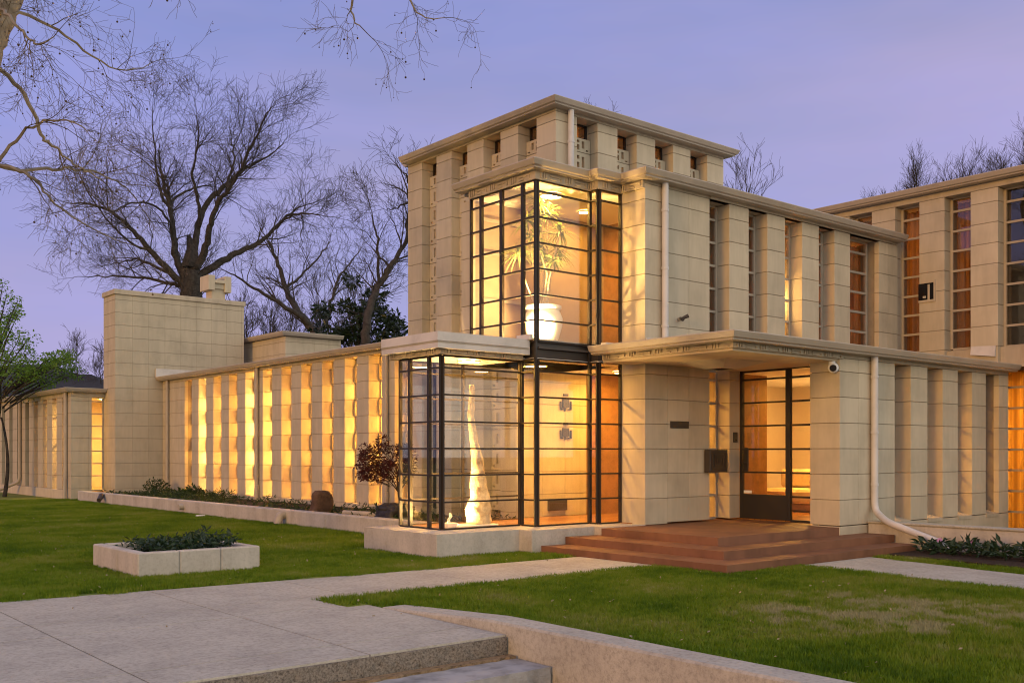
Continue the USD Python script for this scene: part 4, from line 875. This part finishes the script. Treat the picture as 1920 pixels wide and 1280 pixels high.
# ---- grass blades
def grass_patch(path, n, size, h, seed):
    g = np.random.default_rng(seed); c = g.uniform(-size / 2, size / 2, (n, 2)); a = g.uniform(0, 2 * math.pi, n); l = g.normal(0, .45, (n, 2)) * h; hh = h * g.uniform(.45, 1.25, n); w = .0050 * g.uniform(.5, 1.7, n)
    dx, dy = np.cos(a) * w, np.sin(a) * w
    V = np.stack([np.stack([c[:, 0] - dx, c[:, 1] - dy, np.zeros(n) - .004], 1), np.stack([c[:, 0] + dx, c[:, 1] + dy, np.zeros(n) - .004], 1), np.stack([c[:, 0] + l[:, 0], c[:, 1] + l[:, 1], hh], 1)], 1).reshape(-1, 3)
    usdkit.mesh(stage, path, (V, np.arange(3 * n).reshape(-1, 3)), MATS['grass_blade'])
pi = UsdGeom.PointInstancer.Define(stage, '/World/grass'); data('/World/grass', label='short green lawn grass with dry straw patches', kind='stuff', category='grass')
NPV = 8
for k in range(NPV): grass_patch(f'/World/grass/tuft_{k:03d}', 450 if k < 4 else 300, .30, .042 if k < 4 else .05, 100 + k)
pi.CreatePrototypesRel().SetTargets([Sdf.Path(f'/World/grass/tuft_{k:03d}') for k in range(NPV)])
rg = np.random.default_rng(21); pos, idx = [], []
inner = lawn_poly.difference(house_fp.buffer(.05)).difference(sbox(x0, y0, x1, y1)).difference(sbox(7.98, 11.2, 10, 13.2)).difference(sbox(9.44, 13, 12, 32)).difference(steps_fp).buffer(-.05)
for step, lim0, lim1, var in ((.24, 0, 15, (0, 4)), (.27, 15, 34, (4, 8))):
    gx, gy = np.meshgrid(np.arange(-2, 14.3, step), np.arange(0.5, 34, step)); q = np.stack([gx.ravel(), gy.ravel()], 1) + rg.uniform(-.06, .06, (gx.size, 2))
    dd = q @ FW; lat = q @ RT; ok = (np.hypot(q[:, 0], q[:, 1]) >= lim0) & (np.hypot(q[:, 0], q[:, 1]) < lim1) & (dd > 3) & (np.abs(lat) < dd * .56 + .5)
    q = q[ok]; q = q[shapely.contains_xy(inner, q[:, 0], q[:, 1])]
    pos.append(q); idx.append(rg.integers(var[0], var[1], len(q)))
pos = np.vstack(pos); idx = np.concatenate(idx); N = len(pos); ang = rg.integers(0, 4, N) * math.pi / 2 + rg.uniform(-.2, .2, N)
hs = .65 + .7 * meshkit.fbm(np.hstack([pos * .8, np.zeros((N, 1))]), 3, 5)
pi.CreatePositionsAttr(Vt.Vec3fArray.FromNumpy(np.hstack([pos, np.zeros((N, 1))]).astype(np.float32))); pi.CreateProtoIndicesAttr(Vt.IntArray.FromNumpy(idx.astype(np.int32)))
pi.CreateOrientationsAttr(Vt.QuathArray([Gf.Quath(float(math.cos(a / 2)), 0, 0, float(math.sin(a / 2))) for a in ang])); pi.CreateScalesAttr(Vt.Vec3fArray.FromNumpy(np.stack([np.ones(N), np.ones(N), hs], 1).astype(np.float32)))

# ================================================================== TREES
def frame_at(u, d):
    """plan point at the depth d along the view axis and the sideways position u (metres)"""
    p = FW * d + RT * u; return np.array([p[0], p[1], 0.0])
def grow(out, p, dirv, L, r, level, g, par, tips):
    """a bare branch with side shoots, level by level"""
    nseg = 5 if level < par['deep'] - 1 else 3; pts, rad = [p], [r]; d = dirv / np.linalg.norm(dirv); q = p.copy()
    for i in range(nseg):
        d = d + g.normal(0, par['wiggle'], 3) + np.array([0, 0, par['up']]); d /= np.linalg.norm(d); q = q + d * L / nseg; pts.append(q.copy()); rad.append(max(r * (1 - .8 * (i + 1) / nseg), par['rmin']))
    out.tube(pts, rad, 5 if r > .03 else 3, False)
    side_shoots(out, np.array(pts), np.array(rad), L, level, g, par, tips)
def side_shoots(out, pts, rad, L, level, g, par, tips):
    if level >= par['deep']: tips.append(pts[-1]); return
    n = par['n'][level]; d_all = np.diff(pts, axis=0)
    for k in range(n):
        s = g.uniform(.18, 1.0) * (len(pts) - 1); i = min(int(s), len(pts) - 2); f = s - i; q = pts[i] * (1 - f) + pts[i + 1] * f; d = d_all[i] / np.linalg.norm(d_all[i])
        rnd = g.normal(size=3); rnd -= d * (rnd @ d); rnd /= np.linalg.norm(rnd) + 1e-9; a = math.radians(g.uniform(*par['ang']))
        nd = d * math.cos(a) + rnd * math.sin(a) + np.array([0, 0, par['lift']])
        l = par['len'][level] * g.uniform(.55, 1.25); rr = min(max((rad[i] * (1 - f) + rad[i + 1] * f) * .55, par['rmin']), par['rmax'][level])
        grow(out, q, nd, l, rr, level + 1, g, par, tips)
def smooth_line(P, k=6):
    P = np.asarray(P, float); t = np.arange(len(P)); tt = np.linspace(0, len(P) - 1, (len(P) - 1) * k + 1)
    from scipy.interpolate import CubicSpline
    return CubicSpline(t, P)(tt) if len(P) > 2 else np.stack([np.interp(tt, t, P[:, c]) for c in range(3)], 1)
def limb_tree(name, label, cat, base, limbs, par, seed, bark='dark_bark', trunk=None, group=None, tip=None, twig='dark_bark'):
    """limbs: ([(side, up, depth)...], r0, r1) relative to the base, side along the picture plane, depth away from the viewer"""
    g = np.random.default_rng(seed); T, K, tips = MB(), MB(), []
    B = np.array(base, float); ex = np.array([RT[0], RT[1], 0]); ey = np.array([FW[0], FW[1], 0])
    done = []
    for pts, r0, r1, *dens in limbs:
        pts = [tuple(map(float, q)) for q in pts]
        if par.get('snap') and done:                       # a side limb springs from the nearest point of the limbs before it
            A = np.vstack(done); j = int(np.argmin(((A[:, :2] - np.array(pts[0][:2])) ** 2).sum(1))); dz = A[j, 2] - pts[0][2]
            pts = [tuple(A[j])] + [(a, b, c + dz) for a, b, c in pts[1:]]
        S = smooth_line(pts)
        if par.get('trim') and done: S = S[:max(7, int(len(S) * par['trim']))]
        done.append(S)
        P = np.array([B + ex * s + ey * dd + np.array([0, 0, z]) for s, z, dd in S]); Q = P.copy(); Q[1:-1] += g.normal(0, par.get('jit', .05), (len(Q) - 2, 3)); R = np.linspace(r0, r1, len(Q)) ** 1.0
        T.tube(Q, R, 8 if r0 > .05 else 5, False); h = len(Q) // 5
        if par['n'][0]: 
            L = np.linalg.norm(np.diff(Q, axis=0), axis=1).sum(); p2 = dict(par); p2['n'] = [max(2, int(par['n'][0] * L / 5 * (dens[0] if dens else 1))), *par['n'][1:]]
            side_shoots(K, Q[h:], R[h:], L, 0, g, p2, tips); grow(K, Q[-1], Q[-1] - Q[-3], par['len'][0] * .8, r1, 1, g, p2, tips)
    t = thing(name, label, cat, base, group); part(t, 'trunk', T, bark, smooth=60); part(t, 'crown', K, twig)
    if tip: tip(t, np.array(tips), g)
    return t
def px2(pts, u0, v0, d, depths=None):
    """offsets in metres from (u0, v0) at the depth d"""
    s = d / 1904.6; return [((u - u0) * s, (v0 - v) * s, 0 if depths is None else depths[i]) for i, (u, v) in enumerate(pts)]

# the big bare tree behind the chimney
D = 46.0; s = D / 1904.6; uo, vo = 357, 849 + 1.43 / s
def C5(*p): return [(x / 2.4156, 130 + y / 2.4156) for x, y in p]
rl = random.Random(4); L = []
for pts, r0, r1, dep in [
    (C5((870, 1600), (868, 1200), (870, 1000), (866, 900)), .62, .46, 0),
    (C5((840, 1010), (790, 970), (700, 942), (540, 912), (330, 905), (140, 950)), .17, .03, 2.5),
    (C5((850, 1000), (790, 930), (700, 830), (610, 720), (500, 655), (380, 655), (230, 590)), .26, .03, -2.5),
    (C5((850, 960), (790, 860), (770, 740), (735, 600), (700, 460), (620, 360), (500, 320)), .24, .03, 2.0),
    (C5((860, 930), (800, 840), (795, 690), (770, 540), (770, 470)), .22, .08, -1),
    (C5((735, 600), (700, 470), (708, 250), (712, 60)), .11, .015, -2),
    (C5((866, 900), (880, 720), (915, 580), (1000, 480), (1070, 400), (1180, 320), (1250, 200), (1205, 40)), .24, .02, 3),
    (C5((880, 720), (900, 600), (890, 470), (930, 380), (940, 250), (960, 130)), .13, .02, -2.5),
    (C5((875, 930), (960, 770), (1010, 660), (1130, 520), (1200, 420), (1320, 405)), .24, .03, -3),
    (C5((1080, 590), (1075, 500), (1070, 380), (1040, 260), (1100, 130)), .10, .015, 2),
    (C5((1150, 500), (1230, 340), (1290, 260), (1370, 180)), .09, .015, -1),
    (C5((880, 960), (980, 870), (1080, 800), (1170, 735), (1280, 610), (1390, 550), (1540, 450)), .27, .025, 2.5),
    (C5((1200, 700), (1330, 640), (1450, 660), (1600, 680)), .09, .02, -2),
    (C5((790, 930), (640, 860), (540, 830), (420, 830), (250, 810)), .11, .02, 4),
    (C5((800, 780), (740, 650), (640, 680), (560, 770), (400, 760)), .08, .015, -4),
    (C5((1340, 630), (1350, 700), (1340, 770), (1400, 800)), .05, .012, 1),
    (C5((770, 540), (740, 480), (700, 480), (580, 470)), .07, .015, 3),
    (C5((700, 830), (560, 720), (460, 500), (470, 330)), .08, .015, -3.5),
    (C5((815, 620), (860, 520), (940, 470), (980, 330)), .09, .015, 3.5)]:
    k = 1 if r0 > .5 else .74
    L.append((px2(pts, uo, vo, D, [dep * (i / (len(pts) - 1)) for i in range(len(pts))]), r0 * k, r1 * k))
BIG = dict(snap=True, trim=.82, deep=3, n=[12, 7, 5], len=[2.0, 1.05, .6], wiggle=.16, up=.03, lift=.12, ang=(25, 65), rmin=.005, rmax=[.032, .012, .0065], jit=.028)
b = frame_at((uo - 960) * s, D); limb_tree('bare_oak', 'big wide bare tree standing behind the broad chimney wall', 'tree', b, L, BIG, 7)
# the leaning bare trees left of the tower
D = 40.0; s = D / 1904.6; uo = 590; vo = 849 + 1.43 / s
L = [(px2(C5((1450, 1700), (1440, 1300), (1430, 1190), (1330, 1080), (1270, 970), (1200, 800), (1160, 740)), uo, vo, D, [0, 0, 0, .5, 1, 1.5, 2]), .25, .03),
     (px2(C5((1400, 1160), (1330, 1100), (1220, 1030), (1120, 970), (1030, 930)), uo, vo, D, [0, -.5, -1, -1.5, -2]), .12, .02),
     (px2(C5((1430, 1180), (1470, 1080), (1500, 950), (1560, 820), (1600, 740)), uo, vo, D, [0, 1, 1, 2, 2]), .10, .015),
     (px2(C5((1270, 970), (1330, 900), (1420, 780), (1430, 700)), uo, vo, D, [1, 1.5, 2, 3]), .07, .015)]
T2 = dict(BIG, trim=.9, n=[9, 5, 4], len=[1.5, .8, .45], rmin=.005)
limb_tree('bare_tree', 'thin leaning bare tree behind the left wing roof', 'tree', frame_at((uo - 960) * s, D), L, T2, 8)
D = 34.0; s = D / 1904.6; uo = 690; vo = 849 + 1.43 / s
L = [(px2(C5((1650, 1750), (1655, 1300), (1660, 1150), (1690, 1000), (1750, 870), (1830, 750), (1860, 640)), uo, vo, D, [0, 0, 0, .5, 1, 1, 1]), .2, .04),
     (px2(C5((1830, 750), (1845, 560), (1840, 470), (1780, 400)), uo, vo, D, [1, 1, 1, 1.2]), .09, .02),
     (px2(C5((1700, 990), (1710, 820), (1700, 700), (1690, 650)), uo, vo, D, [.5, 0, -.5, -.5]), .06, .012),
     (px2(C5((1750, 870), (1690, 800), (1610, 720)), uo, vo, D, [1, 1.4, 2]), .05, .012),
     (px2(C5((1840, 560), (1760, 600), (1710, 590)), uo, vo, D, [1, 1, 1]), .04, .01)]
limb_tree('bare_tree', 'bare tree close to the left side of the tower', 'tree', frame_at((uo - 960) * s, D), L, dict(T2, n=[12, 6, 4]), 9)
# simple bare trees farther off
def vase_tree(name, label, base, h, spread, seed, par, nl=7, group=None):
    g = np.random.default_rng(seed); L = [([(0, 0, 0), (.05, h * .2, 0), (0, h * .4, 0)], h * .018, h * .013)]
    for i in range(nl):
        a = 2 * math.pi * i / nl + g.uniform(-.3, .3); e = spread * g.uniform(.5, 1.0); hh = h * g.uniform(.75, 1.0)
        L.append(([(0, h * g.uniform(.22, .4), 0), (e * .4 * math.cos(a), h * .55, e * .4 * math.sin(a)), (e * .8 * math.cos(a), hh * .8, e * .8 * math.sin(a)), (e * math.cos(a), hh, e * math.sin(a))], h * .009, h * .002))
    return limb_tree(name, label, 'tree', base, L, par, seed, group=group)
VT = dict(BIG, snap=False, trim=None, n=[8, 5, 4], len=[1.6, .9, .5], up=.09, rmin=.008, rmax=[.035, .018, .010], ang=(15, 45))
for i, (u, d, h, lab) in enumerate([(1700, 62, 16.7, 'bare tree at the left of the row above the right wing roof'), (1790, 60, 17.8, 'bare tree in the middle of the row above the right wing roof'), (1880, 58, 18.3, 'tallest bare tree of the row above the right wing roof, at the picture edge'), (1745, 66, 18.5, 'thin bare tree between the first two of the row above the right wing'), (1660, 68, 16.7, 'lowest bare tree at the far left end of the row above the right wing'), (1835, 64, 19.2, 'bare tree left of the tallest one above the right wing roof')]):
    vase_tree('bare_tree', lab, frame_at((u - 960) / 1904.6 * d, d), h, 3.6, 20 + i, dict(VT, n=[12, 7, 5], rmin=.006), 8)
vase_tree('bare_tree', 'bare tree showing right of the tower above the upper roof', frame_at((1350 - 960) / 1904.6 * 44, 44), 13.6, 1.8, 31, dict(VT, n=[9, 6, 4], rmin=.006), 6)
vase_tree('bare_tree', 'bare tree top just showing over the tower roof', frame_at((1115 - 960) / 1904.6 * 50, 50), 17.6, 1.5, 32, dict(VT, rmin=.006), 5)
vase_tree('bare_tree', 'small pale bare tree over the dark neighbouring roof', frame_at((165 - 960) / 1904.6 * 70, 70), 8.3, 2.2, 33, dict(VT, len=[1.4, .8, .45]), 7)
vase_tree('bare_tree', 'dense pale bare tree right of the chimney wall', frame_at((490 - 960) / 1904.6 * 60, 60), 10.0, 2.4, 34, dict(VT, n=[11, 6, 5]), 8)
vase_tree('bare_tree', 'slender bare tree between the leaning tree and the evergreen', frame_at((640 - 960) / 1904.6 * 48, 48), 9.5, 1.6, 35, VT, 6)
# evergreen with big dark leaves
def leaf_tree(name, label, base, limbs, clumps, nleaf, size, lm, seed, bark='dark_bark', r=.9, aspect=.42, stick=(.03, .01)):
    g = np.random.default_rng(seed); t = thing(name, label, 'tree', base); T = MB(); B = np.array(base); ex = np.array([RT[0], RT[1], 0]); ey = np.array([FW[0], FW[1], 0])
    W = lambda q: B + ex * q[0] + ey * q[2] + np.array([0, 0, q[1]])
    for pts, r0, r1 in limbs: T.tube(smooth_line([W(q) for q in pts]), np.linspace(r0, r1, (len(pts) - 1) * 6 + 1) if len(pts) > 1 else r0, 7, False)
    K = MB()
    for (cx, cz, cy, rad, k) in clumps:
        c = W((cx, cz, cy)); n = int(nleaf * k); v = g.normal(size=(n, 3)); v /= np.linalg.norm(v, axis=1, keepdims=True); rr = rad * g.uniform(.35, 1.0, (n, 1)) ** .6
        C = c + v * rr * np.array([1, 1, .75]) * (0.7 + .6 * meshkit.fbm(v * 2 + seed, 2, seed)[:, None]); leaves(K, C, v, size, g, aspect)
        T.tube([W((cx * .3, cz * .8, cy * .3)), c], list(stick), 5, False)
    part(t, 'trunk', T, bark, smooth=60); part(t, 'crown', K, lm); return t
D = 37.0; s = D / 1904.6; uo = 675; g = np.random.default_rng(5); cl = []
for i in range(34):
    u = g.uniform(600, 755); top = 530 + 75 * ((u - 672) / 80) ** 2; v = g.uniform(top, 655); cl.append(((u - uo) * s, 1.43 + (849 - v) * s, g.uniform(-1.2, 1.2), g.uniform(.28, .5), g.uniform(.7, 1.3)))
leaf_tree('evergreen_tree', 'dark broad leafed evergreen standing left of the tower', frame_at((uo - 960) * s, D), [([(0, 0, 0), (0, 3, 0), (0, 6.5, 0)], .16, .04)], cl, 105, .22, 'evergreen_leaf', 6)
# fresh green tree at the left edge
D = 33.0; s = D / 1904.6; uo = -12; g = np.random.default_rng(15); cl, lb = [], [([(0, 0, 0), (-.1, 1.2, 0), (.15, 2.6, 0), (.1, 4.2, 0)], .12, .04), ([(.25, 0, .2), (.35, 1.3, .2), (.1, 2.6, .3)], .07, .03)]
for i in range(70):
    u = g.uniform(-70, 130); top = 575 + max(0, u) * .75; v = g.uniform(top, 745 - max(0, u) * .25); cl.append(((u - uo) * s, 1.43 + (849 - v) * s, g.uniform(-1.3, 1.3), g.uniform(.22, .45), g.uniform(.5, 1.2)))
for i in range(14):
    u = g.uniform(-60, 40); v = g.uniform(510, 600); cl.append(((u - uo) * s, 1.43 + (849 - v) * s, g.uniform(-1.0, 1.0), .2, .4))
leaf_tree('spring_tree', 'small tree in fresh light green leaf at the left picture edge', frame_at((uo - 960) * s, D), lb, cl, 120, .10, 'spring_leaf', 16, aspect=.5)
# red maple by the glass bay
mx, my = 10.35, 15.7; base = np.array([mx, my, .2]); d0 = base[:2] @ FW; s = d0 / 1904.6; uo = 960 + (base[:2] @ RT) / s; g = np.random.default_rng(25); cl = []
for i in range(40):
    u = g.uniform(672, 770); v = g.uniform(822 + abs(u - 728) * .45, 905 - abs(u - 728) * .2); cl.append(((u - uo) * s, 1.23 + (849 - v) * s, g.uniform(-.45, .45), g.uniform(.09, .17), g.uniform(.6, 1.2)))
lb = [([(0, 0, 0), (.02, .3, 0), (-.02, .6, 0), (0, .95, 0)], .025, .012)] + [([(0, .5, 0), (dx * .5, .75, dy * .5), (dx, .95, dy)], .012, .004) for dx, dy in ((-.4, .1), (.35, -.1), (-.2, -.3), (.15, .35))]
leaf_tree('red_maple', 'small red leafed maple beside the left side of the low glass bay', base, lb, cl, 120, .065, 'maple_leaf', 26, aspect=.38, stick=(.006, .003))
# sycamore at the top left: pale trunk beyond the frame, limbs hanging over
D = 13.5; s = D / 1904.6; uo = -30; vo = 849 + 1.43 / s
def seeds(t, tips, g):
    b = MB(); sp = trimesh.creation.icosphere(1, .014)
    for q in tips[g.choice(len(tips), min(len(tips), 420), replace=False)]:
        l = g.uniform(.03, .09); b.add(np.array(sp.vertices) * g.uniform(.5, 1.1) + q - [0, 0, l], sp.faces); b.tube([q, q - [0, 0, l]], .0015, 3, False)
    part(t, 'seed_ball', b, 'seed_brown', kind='stuff')
L = [(px2([(-150, 1050), (-135, 700), (-95, 400), (-38, 150), (-8, 60), (22, -60), (60, -300)], uo, vo, D, [0, 0, 0, 0, 0, .2, .6]), .24, .13),
     (px2([(-30, 120), (25, 165), (45, 230), (55, 245), (85, 270), (120, 290)], uo, vo, D, [0, .3, .5, .6, .8, 1.2]), .035, .010),
     (px2([(-30, 300), (20, 285), (70, 268), (110, 270), (150, 300)], uo, vo, D, [0, .8, 1.2, 1.6, 2]), .03, .008),
     (px2([(-35, 290), (30, 320), (80, 345), (110, 385), (200, 440)], uo, vo, D, [0, -.5, -.6, -.4, 0]), .032, .008),
     (px2([(0, 60), (60, 65), (110, 120), (150, 150), (190, 150)], uo, vo, D, [0, -.7, -1, -1.2, -1.4]), .028, .006),
     (px2([(5, 50), (60, 20), (130, 60), (200, 30)], uo, vo, D, [0, .6, 1.2, 1.8]), .028, .006),
     (px2([(-30, 320), (40, 240), (120, 230), (180, 260)], uo, vo, D, [.3, .2, 0, -.2]), .026, .006),
     (px2([(20, -60), (120, -110), (230, -30), (268, 30)], uo, vo, D, [.2, -1, -1.6, -2]), .05, .008, .4),
     (px2([(30, -80), (200, -190), (400, -170), (520, -60), (560, 5)], uo, vo, D, [.2, -.8, -1.4, -2, -2.2]), .07, .010, .4),
     (px2([(200, -190), (420, -230), (620, -120), (660, -10), (672, 40)], uo, vo, D, [-.8, -.5, 0, .3, .4]), .05, .008, .4),
     (px2([(620, -120), (740, -80), (770, 0), (830, 25)], uo, vo, D, [0, .2, .3, .4]), .03, .006, .4),
     (px2([(230, -100), (300, -60), (330, -10), (345, 20)], uo, vo, D, [-1, -1, -1, -1]), .03, .006, .4)]
SY = dict(snap=True, deep=3, n=[15, 6, 4], len=[.9, .45, .24], wiggle=.2, up=-.03, lift=-.06, ang=(25, 70), rmin=.0023, rmax=[.010, .0052, .0034], jit=.015)
limb_tree('sycamore_tree', 'pale barked sycamore with hanging seed balls at the top left', 'tree', frame_at((uo - 960) * s, D), L, SY, 41, 'pale_bark', tip=seeds, twig='twig_bark')

# ================================================================== neighbour
nb = thing('neighbour_house', 'low house with dark hipped roof beyond the far left wing', 'house', (0, 60, 0))
def hip(cx, cy, ang, w, dpt, z0, z1):
    c, sn = math.cos(ang), math.sin(ang); R = lambda x, y: (cx + c * x - sn * y, cy + sn * x + c * y)
    a = [R(-w, -dpt), R(w, -dpt), R(w, dpt), R(-w, dpt)]; rd = [R(-(w - dpt), 0), R(w - dpt, 0)]
    v = [(x, y, z0) for x, y in a] + [(x, y, z1) for x, y in rd]; return np.array(v), np.array([(0, 1, 5), (0, 5, 4), (1, 2, 5), (2, 3, 4), (2, 4, 5), (3, 0, 4), (0, 2, 1), (0, 3, 2)]), a
p1 = frame_at((60 - 960) / 1904.6 * 72, 72); p2 = frame_at((150 - 960) / 1904.6 * 70, 70)
for (p, w, dp, z0, z1) in ((p1, 6.5, 5.0, 5.3, 7.7), (p2, 4.6, 3.8, 4.9, 6.85)):
    v, f, a = hip(p[0], p[1], YAW - math.pi / 2, w, dp, z0, z1); part(nb, 'roof', (v, f), 'shingle')
    part(nb, 'wall', extrude(Polygon(a).buffer(-.4), 0, z0 - .01), 'brick_far')
